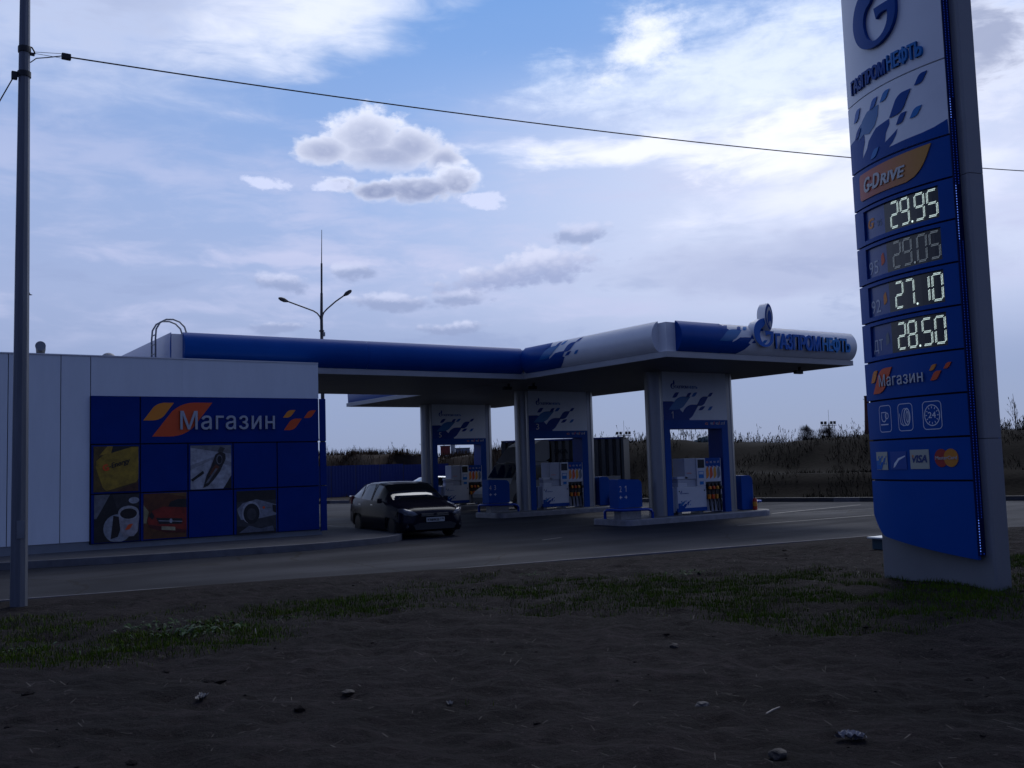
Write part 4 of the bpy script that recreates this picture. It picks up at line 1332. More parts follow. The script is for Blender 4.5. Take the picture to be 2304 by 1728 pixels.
def lowcurve(u):
    if u > 1.56:
        t = min(1, (u - 1.56) / (1.95 - 1.56)); return .74 + .30 * t ** 2.2
    return .548 + (u - U0) * (.74 - .548) / (1.56 - U0)


SZ = [1.515, 2.063, 2.606, 3.148, 3.70, 4.245, 4.79, 5.33, 5.88, 6.87]
g2 = .012
TM = lambda x, z, d: bd(2.06 - x, z, d)      # viewer-left is x=0
tw = mat('totem_white', (.84, .84, .87), .38, var=.06, vscale=1.0)
for side in (1, -1):
    TB(panel(SZ[9] + g2, 9.4, tw, side), 'board_panel')
    TB(panel(SZ[8] + g2, SZ[9] - g2 * .5, tw, side), 'board_panel')
    for i in range(8):
        if i in (3, 4, 5, 6): continue
        TB(panel(SZ[i] + g2, SZ[i + 1] - g2, blue, side), 'board_panel')
    TB(panel(0, SZ[0] - g2, blue_d if False else blue, side, low=lowcurve), 'board_panel')
# the price rows: frames with recessed windows
led_on = mat('led_white', (.5, .6, .6), .4, emit=(.80, 1.0, .94), estr=1.05)
led_dim = mat('led_dim', (.16, .18, .20), .4, emit=(.35, .42, .48), estr=.38)
led_off = mat('display_black', (.012, .013, .014), .25)
tag_blue = mat('grade_window_blue', (.03, .075, .26), .3)
WX0, WX1, WXM = .33, 1.745, .80          # window edges in x (viewer) coordinates


def seg_digit(mb, ch, x0, z0, w, h, m_):
    S = {'0': 'abcdef', '1': 'bc', '2': 'abged', '5': 'afgcd', '7': 'abc', '8': 'abcdefg', '9': 'abcdfg'}[ch]
    c = .022
    L_ = {'a': ((c, h), (w - c, h)), 'g': ((c, h / 2), (w - c, h / 2)), 'd': ((c, 0), (w - c, 0)),
          'b': ((w, h / 2 + c), (w, h - c)), 'c': ((w, c), (w, h / 2 - c)), 'f': ((0, h / 2 + c), (0, h - c)), 'e': ((0, c), (0, h / 2 - c))}
    for s in S:
        (ax, az), (bx, bz) = L_[s]
        ln = math.hypot(bx - ax, bz - az); nn = max(2, int(round(ln / .0165)))
        for i in range(nn + 1):
            t = i / nn; px_, pz_ = ax + (bx - ax) * t, az + (bz - az) * t
            for q in (-.0085, .0085):
                ox, oz = ((0, q) if s in 'agd' else (q, 0))
                sk = q * .5
                X, Z = x0 + px_ + ox + (sk if s in 'agd' else 0), z0 + pz_ + oz + (sk if s not in 'agd' else 0)
                r = .0066
                mb.add([TM(X + r * a_, Z + r * b_, -.024) for a_, b_ in ((-1, 0), (0, -1), (1, 0), (0, 1))], [(0, 1, 2, 3)], m_)


rows = [(6, '29.95', 'on'), (5, '29.05', 'dim'), (4, '27.10', 'on'), (3, '28.50', 'on')]
for (i, s, st) in rows:
    za, zb_ = SZ[i] + g2, SZ[i + 1] - g2
    wz0, wz1 = za + .055, zb_ - .045
    mb = MB()
    for side in (1, -1):
        for (xa, xb, z0, z1) in ((0, WX0, za, zb_), (WX1, 1.94, za, zb_), (WX0, WX1, za, wz0), (WX0, WX1, wz1, zb_)):
            n = max(1, int((xb - xa) / .08)); us = [2.06 - (xa + (xb - xa) * k / n) for k in range(n + 1)]
            k = n + 1
            fr = [bd(min(u, U1z(z)), z, 0, side) for z in (z0, z1) for u in us]; bk = [bd(min(u, U1z(z)), z, -.045, side) for z in (z0, z1) for u in us]
            mb.add(fr, [(q, q + 1, k + q + 1, k + q) for q in range(n)], blue, True)
            o = 2 * k
            mb.add(fr + bk, [(q, q + 1, o + q + 1, o + q) for q in range(n)] + [(k + q, k + q + 1, o + k + q + 1, o + k + q) for q in range(n)] + [(0, k, o + k, o), (n, k + n, o + k + n, o + n)], blue)
    fr_ = TB(mb, 'price_row_frame')
    mb = MB()
    for (xa, xb, m_) in ((WX0 + .004, WXM, tag_blue), (WXM, WX1 - .004, led_off)):
        n = 8; vs = [TM(xa + (xb - xa) * q / n, z, -.035) for z in (wz0 + .003, wz1 - .003) for q in range(n + 1)]
        mb.add(vs, [(q, q + 1, n + 2 + q, n + 1 + q) for q in range(n)], m_)
    TB(mb, 'price_display')
    mb = MB(); m_ = led_on if st == 'on' else led_dim
    dz_ = wz0 + .045; hh = .335; wdt = .135
    xs_ = [.945, 1.135, 1.375, 1.565]
    ds = [c for c in s if c != '.']
    for c, x in zip(ds, xs_):
        mb = MB(); seg_digit(mb, c, x, dz_, wdt, hh, m_); TB(mb, 'digit')
    mb = MB(); flat(mb, ellipse(1.320, dz_ + .0, .014, .015, 12), TM, m_, -.024); TB(mb, 'decimal_point')
    mb = MB()
    if i == 6:
        text(mb, 'G', .40, .56, wz0 + .15, wz0 + .29, TM, orange, bold=.05, d0=-.031, shear=.25)
        text(mb, '95', .63, .74, wz0 + .14, wz0 + .225, TM, grey_leaf, d0=-.031)
    else:
        nm = {5: '95', 4: '92', 3: 'ДТ'}[i]
        text(mb, nm, .36, .60, wz0 + (.05 if i != 3 else .04), wz0 + .23, TM, mat('grade_grey', (.55, .57, .62), .5), d0=-.031)
        flat(mb, flame(.675, wz0 + .13, .755, wz0 + .31), TM, {5: redleaf, 4: orange, 3: grey_leaf}[i], -.031)
    TB(mb, 'grade_label')
# top panels: brand letter, name, wave
mb = MB()
g_logo(mb, .44, 7.43, .90, TM, tw if False else blue, .05, .004)
lo2 = TB(mb, 'logo')
mb = MB(); flat(mb, drop(1.28, 8.66, 1.0, .42), TM, blue, .004, .05, maxlen=.15); flat(mb, drop(1.28, 8.62, .66, .26), TM, off_white, .056, .002, maxlen=.15)
mb.build('flame', lo2)
mb = MB()
text(mb, 'ГАЗПРОМ', .235, 1.075, 6.995, 7.20, TM, blue, bold=.035, d0=.004, th=.03, spacing=.92)
text(mb, 'НЕФТЬ', 1.105, 1.675, 7.0, 7.235, TM, blue_l, bold=.035, d0=.004, th=.03, spacing=.92)
TB(mb, 'lettering')
mb = MB()
z0_, z1_ = SZ[8] + g2, SZ[9]
flat(mb, [(.045, z0_), (.04, 6.33), (.22, 6.36), (.30, 6.46), (.42, 6.52), (.50, 6.50), (.49, 6.36), (.50, 6.24), (.44, 6.12), (.42, 6.02), (.54, 6.12), (.60, 6.22), (.78, 6.34), (1.06, 6.375), (1.06, 6.30), (.98, 6.20), (.95, 6.08), (1.10, 6.14), (1.20, 6.19), (1.17, 6.12), (1.10, 6.04), (1.02, 5.99), (1.25, 6.0), (1.58, 6.01), (1.75, 6.03), (1.93, 6.08), (1.938, z0_)], TM, blue, .003, maxlen=.12)
flat(mb, [(.33, 6.30), (.38, 6.47), (.47, 6.55), (.60, 6.63), (.865, 6.64), (.84, 6.50), (.76, 6.38), (.62, 6.31), (.48, 6.345)], TM, teal, .006, maxlen=.12)
for (a_, b_, c_, d_, m_) in ((.67, 6.63, .862, 6.755, blue_m), (.904, 6.65, 1.108, 6.775, blue_l), (1.516, 6.66, 1.715, 6.793, blue), (1.07, 6.375, 1.46, 6.645, blue), (.23, 6.59, .44, 6.75, blue_m), (.237, 6.35, .42, 6.46, blue),
                             (1.185, 6.24, 1.37, 6.37, blue), (1.415, 6.25, 1.61, 6.372, blue_l), (.625, 5.942, .83, 6.058, blue_l)):
    flat(mb, leaf(a_, b_, c_, d_), TM, m_, .008, .006, maxlen=.12)
TB(mb, 'wave_graphic')
# orange gradient badge with white lettering
gm = bpy.data.materials.new('orange_yellow_print'); gm.use_nodes = True
t_ = gm.node_tree; b_ = t_.nodes['Principled BSDF']; tcn = t_.nodes.new('ShaderNodeTexCoord'); sx = t_.nodes.new('ShaderNodeSeparateXYZ'); rp = t_.nodes.new('ShaderNodeValToRGB')
t_.links.new(tcn.outputs['Generated'], sx.inputs[0]); t_.links.new(sx.outputs[1], rp.inputs[0]); t_.links.new(rp.outputs[0], b_.inputs['Base Color'])
rp.color_ramp.elements[0].position = .1; rp.color_ramp.elements[0].color = (.58, .24, .01, 1); rp.color_ramp.elements[1].position = .8; rp.color_ramp.elements[1].color = (.50, .07, .035, 1)
b_.inputs['Roughness'].default_value = .4
mb = MB()
badge = [(.30, 5.50), (.30, 5.76), (.33, 5.80)] + [(1.70, 5.835)] + bez((1.70, 5.835), (1.62, 5.66), (1.55, 5.50), (1.36, 5.44), 8) + [(1.30, 5.43), (.33, 5.43), (.30, 5.46)]
flat(mb, badge, TM, gm, .003, .012, maxlen=.12)
TB(mb, 'badge')
mb = MB()
text(mb, 'G-D', .44, .82, 5.515, 5.72, TM, off_white, bold=.03, d0=.018, th=.012, shear=.25)
text(mb, 'RIVE', .83, 1.30, 5.515, 5.665, TM, off_white, bold=.03, d0=.018, th=.012, shear=.25)
TB(mb, 'badge_lettering')
# shop row
for (a_, b_, c_, d_, m_) in ((.29, 2.856, .48, 3.018, orange), (.335, 2.70, .815, 3.035, redleaf), (1.467, 2.917, 1.575, 2.994, orange), (1.475, 2.79, 1.637, 2.906, redleaf), (1.671, 2.925, 1.78, 3.0, redleaf)):
    mb = MB(); flat(mb, leaf(a_, b_, c_, d_), TM, m_, .004, .01, maxlen=.12); TB(mb, 'leaf_emblem')
mb = MB(); text(mb, 'Магазин', .52, 1.375, 2.785, 2.95, TM, silver, bold=.004, d0=.016, th=.01, spacing=1.08); TB(mb, 'lettering')


def outline(mb, P, w, fn, m_, d0=.004):
    n = len(P); cx = sum(p[0] for p in P) / n; cz = sum(p[1] for p in P) / n
    Q = []
    for i in range(n):
        a_ = Vector(P[i - 1]); b_ = Vector(P[(i + 1) % n]); d = (b_ - a_).normalized(); Q.append((P[i][0] - d.y * w, P[i][1] + d.x * w))
    mb.add([fn(x, z, d0) for x, z in P] + [fn(x, z, d0) for x, z in Q], [(i, (i + 1) % n, n + (i + 1) % n, n + i) for i in range(n)], m_)


ic = mat('icon_white', (.70, .73, .78), .5)
for (x0, x1) in ((.445, .73), (.875, 1.15), (1.315, 1.60)):
    mb = MB(); outline(mb, rrect(x0, 2.165, x1, 2.53, .055), .009, TM, ic); TB(mb, 'icon_frame')
mb = MB()   # cup
outline(mb, [(.50, 2.44), (.50, 2.35), (.52, 2.315), (.56, 2.30), (.60, 2.315), (.62, 2.35), (.62, 2.44)], -.014 if False else .014, TM, ic)
outline(mb, ellipse(.63, 2.385, .042, .045, 14), .012, TM, ic)
flat(mb, [(.48, 2.262), (.66, 2.262), (.66, 2.277), (.48, 2.277)], TM, ic, .004)
TB(mb, 'icon')
mb = MB()   # tyre
outline(mb, ellipse(1.045, 2.35, .062, .118, 22), .016, TM, ic); outline(mb, ellipse(1.055, 2.35, .034, .075, 18), .010, TM, ic)
outline(mb, ellipse(1.005, 2.35, .062, .118, 22), .008, TM, ic)
flat(mb, [(.90, 2.40), (.908, 2.40), (.93, 2.27), (.985, 2.235), (.985, 2.225), (.922, 2.26)], TM, ic, .004)
TB(mb, 'icon')
mb = MB()   # clock
outline(mb, ellipse(1.458, 2.348, .118, .138, 30), .012, TM, ic)
for k in range(12):
    a_ = 2 * PI * k / 12; c_, s_ = math.cos(a_), math.sin(a_)
    flat(mb, [(1.458 + .075 * c_ - .005 * s_, 2.348 + .088 * s_ + .005 * c_), (1.458 + .098 * c_ - .005 * s_, 2.348 + .115 * s_ + .005 * c_), (1.458 + .098 * c_ + .005 * s_, 2.348 + .115 * s_ - .005 * c_), (1.458 + .075 * c_ + .005 * s_, 2.348 + .088 * s_ - .005 * c_)], TM, ic, .004)
text(mb, '24', 1.400, 1.516, 2.312, 2.39, TM, ic, bold=.012, d0=.004)
TB(mb, 'icon')
# payment cards
cardw = mat('card_cream', (.42, .42, .34), .5); cardb = mat('card_blue', (.008, .06, .30), .4)
mb = MB(); flat(mb, [(.30, 1.655), (.59, 1.655), (.59, 1.90), (.30, 1.90)], TM, cardw, .003, .004, maxlen=.12)
flag(mb, .30, .58, 1.66, 1.85, TM, blue_m, blue_l, teal, .009)
TB(mb, 'payment_card')
mb = MB(); flat(mb, [(.66, 1.66), (.99, 1.66), (.99, 1.90), (.66, 1.90)], TM, cardb, .003, .004, maxlen=.12)
flat(mb, [(.72, 1.68), (.76, 1.70), (.84, 1.78), (.97, 1.83), (.97, 1.845), (.83, 1.81), (.74, 1.74)], TM, ic, .009); TB(mb, 'payment_card')
mb = MB(); flat(mb, [(1.06, 1.665), (1.375, 1.665), (1.375, 1.915), (1.06, 1.915)], TM, cardw, .003, .004, maxlen=.12)
text(mb, 'VISA', 1.095, 1.345, 1.745, 1.845, TM, mat('card_ink', (.02, .045, .17), .5), bold=.04, d0=.009, shear=.25)
flat(mb, [(1.095, 1.845), (1.125, 1.845), (1.12, 1.80)], TM, orange, .010); TB(mb, 'payment_card')
mb = MB(); mcr = mat('circle_red', (.38, .02, .012), .5); mco = mat('circle_orange', (.62, .22, .01), .5)
flat(mb, ellipse(1.555, 1.80, .098, .115, 28), TM, mcr, .003, .004, maxlen=.12); flat(mb, ellipse(1.69, 1.80, .098, .115, 28), TM, mco, .0085, .001, maxlen=.12)
text(mb, 'MasterCard', 1.475, 1.775, 1.78, 1.825, TM, mat('card_text', (.50, .40, .36), .5), bold=.03, d0=.012); TB(mb, 'payment_card')
# led strip on the near edge of the board
led_b = mat('led_blue', (.01, .03, .3), .4, emit=(.02, .09, .95), estr=.55); led_bb = mat('led_blue_bright', (.1, .2, .6), .4, emit=(.12, .25, 1.0), estr=1.1)
mb = MB()
pw = wf(U0)
mb.prism([tp(U0 - .02, 0.005, 0)[:2], tp(U0 - .004, 0.005, 0)[:2], tp(U0 - .004, pw + .0, 0)[:2], tp(U0 - .02, pw - .0, 0)[:2]],   .60, 9.35, mat('strip_housing', (.0, .010, .07), .6, spec=.1))
ls = TB(mb, 'led_strip')
mb = MB(); z = .62
bright = ((.63, 1.03), (4.50, 5.23), (6.08, 6.36))
while z < 9.3:
    br = any(a_ <= z <= b_ for a_, b_ in bright)
    r = .0085 if br else .0055
    for (uu, w) in ((U0 - .022, pw - .025),) + (((U0 - .022, .035),) if not br else ()):
        c = tp(uu, w, z); mb.add([(c[0] + TN.x * r * a_, c[1] + TN.y * r * a_, z + r * b_) for a_, b_ in ((-1, 0), (0, -1), (1, 0), (0, 1))], [(0, 1, 2, 3)], led_bb if br else led_b)
    z += .034
mb.build('led_dots', ls)

# ================================================================== POLE, WIRES
PB = (1.99, 15.63)
pole = thing('utility_pole', 'tall galvanised steel pole at the kerb, left of the shop sign', 'pole', (PB[0], PB[1], .1))
mb = MB()
mb.tube([(0, 0, -.3), (0, 0, 5), (0, 0, 9), (0, 0, 11.5)], [.117, .097, .071, .060], mat('pole_galv', (.15, .16, .185), .5, metal=.35, var=.25, vscale=2.5, stretch=(4, 4, .3)), 10, smooth=False)
mb.build('shaft', pole)
mb = MB(); mb.bbox(.07, .135, -.11, -.02, .95, 1.18, galv, .01) if False else mb.box(-.05, .05, -.126, -.112, .95, 1.2, galv); mb.build('hatch', pole)
mb = MB(); mb.lathe([(.088, 8.05), (.09, 8.07), (.09, 8.12), (.088, 8.14)], (0, 0, 0), dark, 14)
mb.tube([(.06, 0, 8.16), (.10, 0, 8.15), (.13, 0, 8.10), (.14, 0, 8.06)], .012, dark, 6); mb.box(.06, .135, -.02, .02, 8.03, 8.07, dark); mb.build('clamp', pole)
mb = MB(); mb.lathe([(.094, 7.68), (.094, 7.76)], (0, 0, 0), dark, 14); mb.bbox(-.17, -.09, -.03, .03, 7.62, 7.74, dark, .01); mb.build('clamp', pole)


def wire_pt(t):
    x = PB[0] + t; y = PB[1] - .16 * t
    return (x, y, 8.19 - .0284 * t + .002 * t * t)


mb = MB(); i0 = .55
P0 = wire_pt(i0)
mb.tube([wire_pt(i0 + (31 - i0) * k / 60) for k in range(61)], .011, dark, 6)
mb.bbox(P0[0] - .06, P0[0] + .07, P0[1] - .035, P0[1] + .035, P0[2] - .045, P0[2] + .045, dark, .012)
for dz_ in (.035, -.035): mb.tube([(PB[0] + .13, PB[1], 8.18 + dz_ * .3), (P0[0] - .05, P0[1], P0[2] + dz_)], .004, dark, 5)
mb.tube([(PB[0] + .08, PB[1], 8.02), (PB[0] + .16, PB[1], 8.10), (PB[0] + .3, PB[1] - .03, 8.13), (P0[0] - .04, P0[1], P0[2] + .005)], .008, dark, 6)
tag(mb.build('overhead_wire'), 'black overhead cable running from the pole across the sky behind the price sign', 'cable')
mb = MB()
mb.tube([(PB[0] - .13, PB[1], 7.78), (PB[0] - 3.55, PB[1] + .1, .15)], .010, dark, 6)
tag(mb.build('guy_wire'), 'steep thin wire going down from the pole to the left edge', 'cable')

# ================================================================== STREET LAMP WITH LIGHTNING ROD
lampo = thing('street_lamp', 'black two-armed street lamp with a long lightning rod behind the canopy', 'street lamp', (16.90, 40.0, .14))
LB = lambda mb, nm, par=None: mb.build(nm, par or lampo, loc=((-16.95, -40, -.14) if par is None else (0, 0, 0)))
lm_ = mat('lamp_metal', (.06, .06, .065), .5, metal=.5)
mb = MB(); mb.tube([(16.95, 40, 0), (16.95, 40, 4), (16.95, 40, 8.46), (16.97, 40, 9.6)], [.10, .085, .065, .055], lm_, 10)
mb.lathe([(.11, 7.9), (.11, 7.96)], (16.95, 40, 0), lm_, 12); mb.bbox(16.99, 17.09, 39.94, 40.06, 7.7, 7.88, galv, .01); LB(mb, 'pole')
mb = MB(); mb.tube([(16.97, 40, 9.55), (16.99, 40, 10.92)], .045, lm_, 8); mb.tube([(16.99, 40, 10.9), (17.02, 40, 12.42)], [.022, .012], lm_, 6); LB(mb, 'lightning_rod')
for (pts, hd) in ((((16.93, 40, 8.35), (16.88, 40, 8.55), (16.75, 40, 8.70), (16.58, 40, 8.79), (16.0, 40, 8.96), (15.38, 40, 9.14)), -1),
                  (((16.97, 40, 8.35), (17.0, 40, 8.6), (17.06, 40, 8.75), (17.15, 39.9, 8.88), (17.4, 39.5, 9.18), (17.66, 39.1, 9.42)), 1)):
    mb = MB(); mb.tube(pts, .032, lm_, 7); ar = LB(mb, 'arm')
    a_ = Vector(pts[-2]); b_ = Vector(pts[-1]); d = (b_ - a_).normalized(); e_ = b_ + d * .38
    mb = MB(); mb.tube([b_ - d * .05, b_ + d * .05, b_ + d * .12, e_ - d * .1, e_], [.04, .075, .095, .085, .04], lm_, 8); mb.build('lamp_head', ar)

# ================================================================== BLUE FENCE
fence_m = mat('fence_blue', (.004, .022, .16), .45, var=.12, vscale=.8)
fr0, fr1 = Vector((12.0, 59.4)), Vector((33.5, 58.0))
fen = thing('panel_fence', 'blue sheet metal fence behind the forecourt, in front of the reed-topped mound', 'fence', (fr0.x, fr0.y, .1))
d = (fr1 - fr0).normalized(); Lf = (fr1 - fr0).length; npan = 13
for k in range(npan):
    mb = MB(); a_ = fr0 + d * (Lf * k / npan + .02); b_ = fr0 + d * (Lf * (k + 1) / npan - .02)
    nr = 8; vs = []
    for q in range(nr * 2 + 1):
        p = a_ + (b_ - a_) * q / (nr * 2); off = .018 if q % 2 else 0
        for z in (.02, 2.04 if k < 11 else 1.98): vs.append((p.x - fr0.x, p.y - off - fr0.y, z))
    mb.add(vs, [(2 * q, 2 * q + 2, 2 * q + 3, 2 * q + 1) for q in range(nr * 2)], fence_m)
    mb.build('panel', fen)
for k in range(npan + 1):
    p = fr0 + d * (Lf * k / npan) - fr0; mb = MB(); mb.box(p.x - .02, p.x + .02, p.y + .005, p.y + .05, -.1, 2.0, mat('fence_post', (.03, .03, .035), .6)); mb.build('post', fen)

# ================================================================== CONTAINER
ca, cb_ = Vector((26.55, 40.7)), Vector((30.6, 36.3))
ct = thing('shipping_container', 'weathered grey corrugated container with faint dark lettering beyond the pumps', 'container', (ca.x, ca.y, .15), rz=math.atan2(cb_.y - ca.y, cb_.x - ca.x))
cl = (cb_ - ca).length
cm_p = mat('container_rib_lit', (.085, .085, .082), .75, var=.55, vscale=2.5, col2=(.045, .046, .048), stretch=(1, 1, .3), detail=10)  # proud ribs coloured paler than recesses: light and shade of the corrugation painted in
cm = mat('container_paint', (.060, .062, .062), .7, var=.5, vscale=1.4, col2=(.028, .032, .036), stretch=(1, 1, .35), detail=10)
mb = MB(); nr = 17; vs = []; per = cl / nr
z0, z1 = .12, 2.82
xs_ = []
for k in range(nr):
    for fx, dy_ in ((0, 0), (.50, 0), (.62, .13), (.88, .13)): xs_.append(((k + fx) * per, dy_))
xs_.append((cl, 0))
for x, y in xs_: vs += [(x, y, z0), (x, y, z1)]
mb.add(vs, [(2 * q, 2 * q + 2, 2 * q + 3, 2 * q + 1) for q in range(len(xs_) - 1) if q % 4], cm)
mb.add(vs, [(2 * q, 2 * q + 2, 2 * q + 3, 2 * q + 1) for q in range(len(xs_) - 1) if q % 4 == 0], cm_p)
mb.box(0, cl, .15, 2.35, z0, z1, cm); mb.build('wall', ct)
mb = MB()
for (x0, x1, za, zb_) in ((-.02, .10, 0, 2.9), (cl - .10, cl + .02, 0, 2.9)): mb.box(x0, x1, -.02, .08, za, zb_, cm)
mb.box(.10, cl - .10, -.02, .085, 2.82, 2.9, fence_m); mb.box(.10, cl - .10, -.02, .085, 0, .12, cm); mb.box(-.02, cl + .02, .086, 2.37, 2.85, 2.88, cm); mb.build('frame', ct)
mb = MB(); ink = mat('stencil_ink', (.008, .009, .010), .8)
cf = lambda x, z, d_: (x, -.006 - d_, z)
text(mb, 'ДОСТАВКА', 1.1, 3.3, 2.15, 2.40, cf, ink, bold=.05, spacing=1.1); text(mb, 'МАТЕРИАЛОВ', 1.1, 3.6, 1.70, 1.92, cf, ink, bold=.05, spacing=1.1)
mb.build('lettering', ct)

# ================================================================== CARS
glass_m = mat('car_glass', (.006, .008, .010), .04, spec=.7, coat=.3); glass_m.node_tree.nodes['Principled BSDF'].inputs['IOR'].default_value = 1.7
sglass_m = mat('side_glass', (.006, .008, .010), .08, spec=.35)
chrome = mat('chrome', (.55, .56, .58), .12, metal=1.0)
lamp_g = mat('headlight_glass', (.12, .125, .14), .12, metal=.3, coat=.5)
tail_m = mat('tail_red', (.20, .01, .012), .2, coat=.8)
plate_m = mat('plate_white', (.42, .42, .40), .5)
rim_m = mat('rim_dark', (.03, .03, .033), .35, metal=.7)


def lerp_tab(tab, x):
    for a_, b_ in zip(tab[:-1], tab[1:]):
        if x <= b_[0]:
            t = max(0, (x - a_[0]) / (b_[0] - a_[0])); return [a_[i] + (b_[i] - a_[i]) * t for i in range(1, len(a_))]
    return list(tab[-1][1:])


def make_car(name, label, cat, paint, tab, L_, axles, belt, loc, rz, gl_side, ws, rear_ws, plate=None, hw=.91, group=None, wr=.32, detail=True, lamp_z=.72, tail_at=None):
    """x: 0 nose .. L tail; y lateral; local frame nose towards -Y after rotation (x -> +Y)
    tab rows: x, half width at sill, half width at belt, z bottom, z belt, z top, half width at top"""
    t = thing(name, label, cat, loc, rz, group)
    def T(p): return (p[1], p[0], p[2])         # nose at y=0, tail at y=L
    XS = []
    x = 0
    kx = sorted(set([r[0] for r in tab]))
    for a_, b_ in zip(kx[:-1], kx[1:]):
        n = max(1, int(round((b_ - a_) / .16)))
        XS += [a_ + (b_ - a_) * i / n for i in range(n)]
    XS.append(kx[-1])
    def ring(x):
        ws_, wb, zb, zbelt, zt, wt_ = lerp_tab(tab, x)
        zm = zb + (zbelt - zb) * .5
        pts = [(0, zb), (ws_ * .92, zb), (ws_, zb + .08), (max(ws_, wb) * 1.005, zm), (wb * 1.0, zbelt - .10), (wb * .965, zbelt)]
        hgt = zt - zbelt
        if hgt < .06:
            pts += [(wb * .90, zbelt + hgt * .5), (wb * .78, zbelt + hgt * .8), (wb * .60, zbelt + hgt), (wb * .3, zt + .012), (0, zt + .018)]
        else:
            pts += [(wb * .965 + (wt_ - wb * .965) * .45, zbelt + hgt * .45), (wt_ + .015, zbelt + hgt * .86), (wt_ - .05, zbelt + hgt * .955), (wt_ * .5, zt - .004), (0, zt)]
        return pts
    R2 = [ring(x) for x in XS]; nr = len(R2[0])
    mb = MB(); gl = {'windshield': MB(), 'rear_window': MB()}; sg = MB()
    vs = []
    for sgn in (-1, 1):
        V_ = [[T((x, sgn * p[0], p[1])) for p in r] for x, r in zip(XS, R2)]
        for i in range(len(XS) - 1):
            xm = (XS[i] + XS[i + 1]) / 2
            for j in range(nr - 1):
                q = [V_[i][j], V_[i + 1][j], V_[i + 1][j + 1], V_[i][j + 1]]
                hg = min(R2[i][-1][1] - R2[i][5][1], R2[i + 1][-1][1] - R2[i + 1][5][1])
                tgt = mb
                # wheel openings
                inw = any(abs(xm - ax) < wr + .05 for ax in axles) and j in (0, 1, 2)
                if j in (8, 9) and ws[0] <= xm <= ws[1]: tgt = gl['windshield']
                if j in (7,) and ws[0] + .05 <= xm <= ws[1] - .0: tgt = gl['windshield']
                if j in (8, 9) and rear_ws[0] <= xm <= rear_ws[1]: tgt = gl['rear_window']
                if j in (5, 6) and any(a_ <= xm <= b_ for a_, b_ in gl_side) and R2[i][-1][1] - R2[i][5][1] > .10: tgt = sg
                if inw: continue
                tgt.add(q, [(0, 1, 2, 3) if sgn > 0 else (3, 2, 1, 0)], (sglass_m if tgt is sg else glass_m) if tgt is not mb else paint, True)
        # nose and tail caps
    for idx in (0, -1):
        r = R2[idx]; x = XS[idx]
        c = [T((x, p[0], p[1])) for p in r] + [T((x, -p[0], p[1])) for p in r[::-1]]
        mb.add(c, [tuple(range(len(c)))], paint)
    def finish(m_, nm, par):
        o = m_.build(nm, par)
        bm = bmesh.new(); bm.from_mesh(o.data); bmesh.ops.remove_doubles(bm, verts=bm.verts, dist=.002); bmesh.ops.recalc_face_normals(bm, faces=bm.faces); bm.to_mesh(o.data); bm.free()
        return o
    body = finish(mb, 'body', t)
    for k_, m_ in gl.items():
        if m_.v: finish(m_, k_, t)
    if sg.v: finish(sg, 'side_window', t)
    # inner shell so the arches read dark
    mb = MB()
    mb.box(-hw + .22, hw - .22, .25, L_ - .25, .22, .60, dark)
    for ax in axles:
        for s in (-1, 1):
            mb.add([T((ax + (wr + .07) * math.cos(a_), s * (hw - o_), .30 + (wr + .07) * math.sin(a_))) for o_ in (.015, .30) for a_ in [PI * k / 12 for k in range(13)]], [(k, k + 1, 14 + k, 13 + k) for k in range(12)], dark)
    mb.build('wheel_arch', t)
    # arch infill around the wheel openings
    mb = MB()
    for ax in axles:
        for s in (-1, 1):
            ro = wr + .07; xa, xb = ax - wr - .10, ax + wr + .10
            wy = lerp_tab(tab, ax)[1]
            arc = [(ax + ro * math.cos(PI - PI * k / 12), .30 + ro * math.sin(PI * k / 12)) for k in range(13)]
            top = .30 + wr + .11
            pts = [(xa, .22)] + [(arc[0][0], .22)] + arc + [(arc[-1][0], .22), (xb, .22), (xb, top), (xa, top)]
            V2_, F2_ = tri2d(pts)
            mb.add([T((p[0], s * (wy + .004 if p[1] > .5 else wy - .012), p[1])) for p in V2_], F2_, paint)
    mb.build('wheel_arch_panel', t)
    for ax in axles:
        for s in (-1, 1):
            mb = MB(); cx = s * (hw - .13)
            c = (cx, ax, wr)
            mb.lathe([(wr - .04, -.11), (wr, -.08), (wr, .08), (wr - .04, .11)], c, rubber, 28, 'x'); w_ = mb.build('wheel', t)
            mb = MB(); mb.lathe([(wr * .66, -.115 if s < 0 else .07), (wr * .66, -.07 if s < 0 else .115)], c, rim_m, 24, 'x')
            for k in range(5):
                a_ = 2 * PI * k / 5 + .3; co, si = math.cos(a_), math.sin(a_)
                xx = cx + s * .118
                mb.add([(xx, ax + r * co + q * si, wr + r * si - q * co) for r, q in ((.04, -.03), (wr * .66, -.045), (wr * .66, .045), (.04, .03))], [(0, 1, 2, 3)], rim_m)
            mb.build('rim', w_)
    return t


paint_d = mat('car_paint_dark', (.004, .004, .012), .22, spec=.14, coat=.14)
hatch = [(0, .62, .55, .28, .62, .66, .5), (.06, .78, .74, .20, .70, .74, .5), (.22, .88, .86, .17, .76, .83, .5), (.55, .90, .89, .17, .84, .92, .5), (1.02, .91, .905, .17, .92, 1.00, .55), (1.12, .91, .91, .17, .945, 1.03, .72), (1.46, .91, .91, .17, .955, 1.275, .70), (1.82, .91, .91, .17, .97, 1.44, .67), (2.30, .91, .91, .17, .985, 1.495, .66), (3.0, .91, .91, .17, 1.01, 1.495, .66),
         (3.50, .91, .90, .18, 1.04, 1.435, .63), (3.88, .90, .88, .22, 1.07, 1.31, .60), (4.16, .88, .85, .28, 1.05, 1.12, .56), (4.30, .82, .80, .34, .93, .96, .5), (4.36, .76, .74, .40, .80, .82, .5)]
HX, HY, HR = 12.90, 23.12, math.radians(-5)
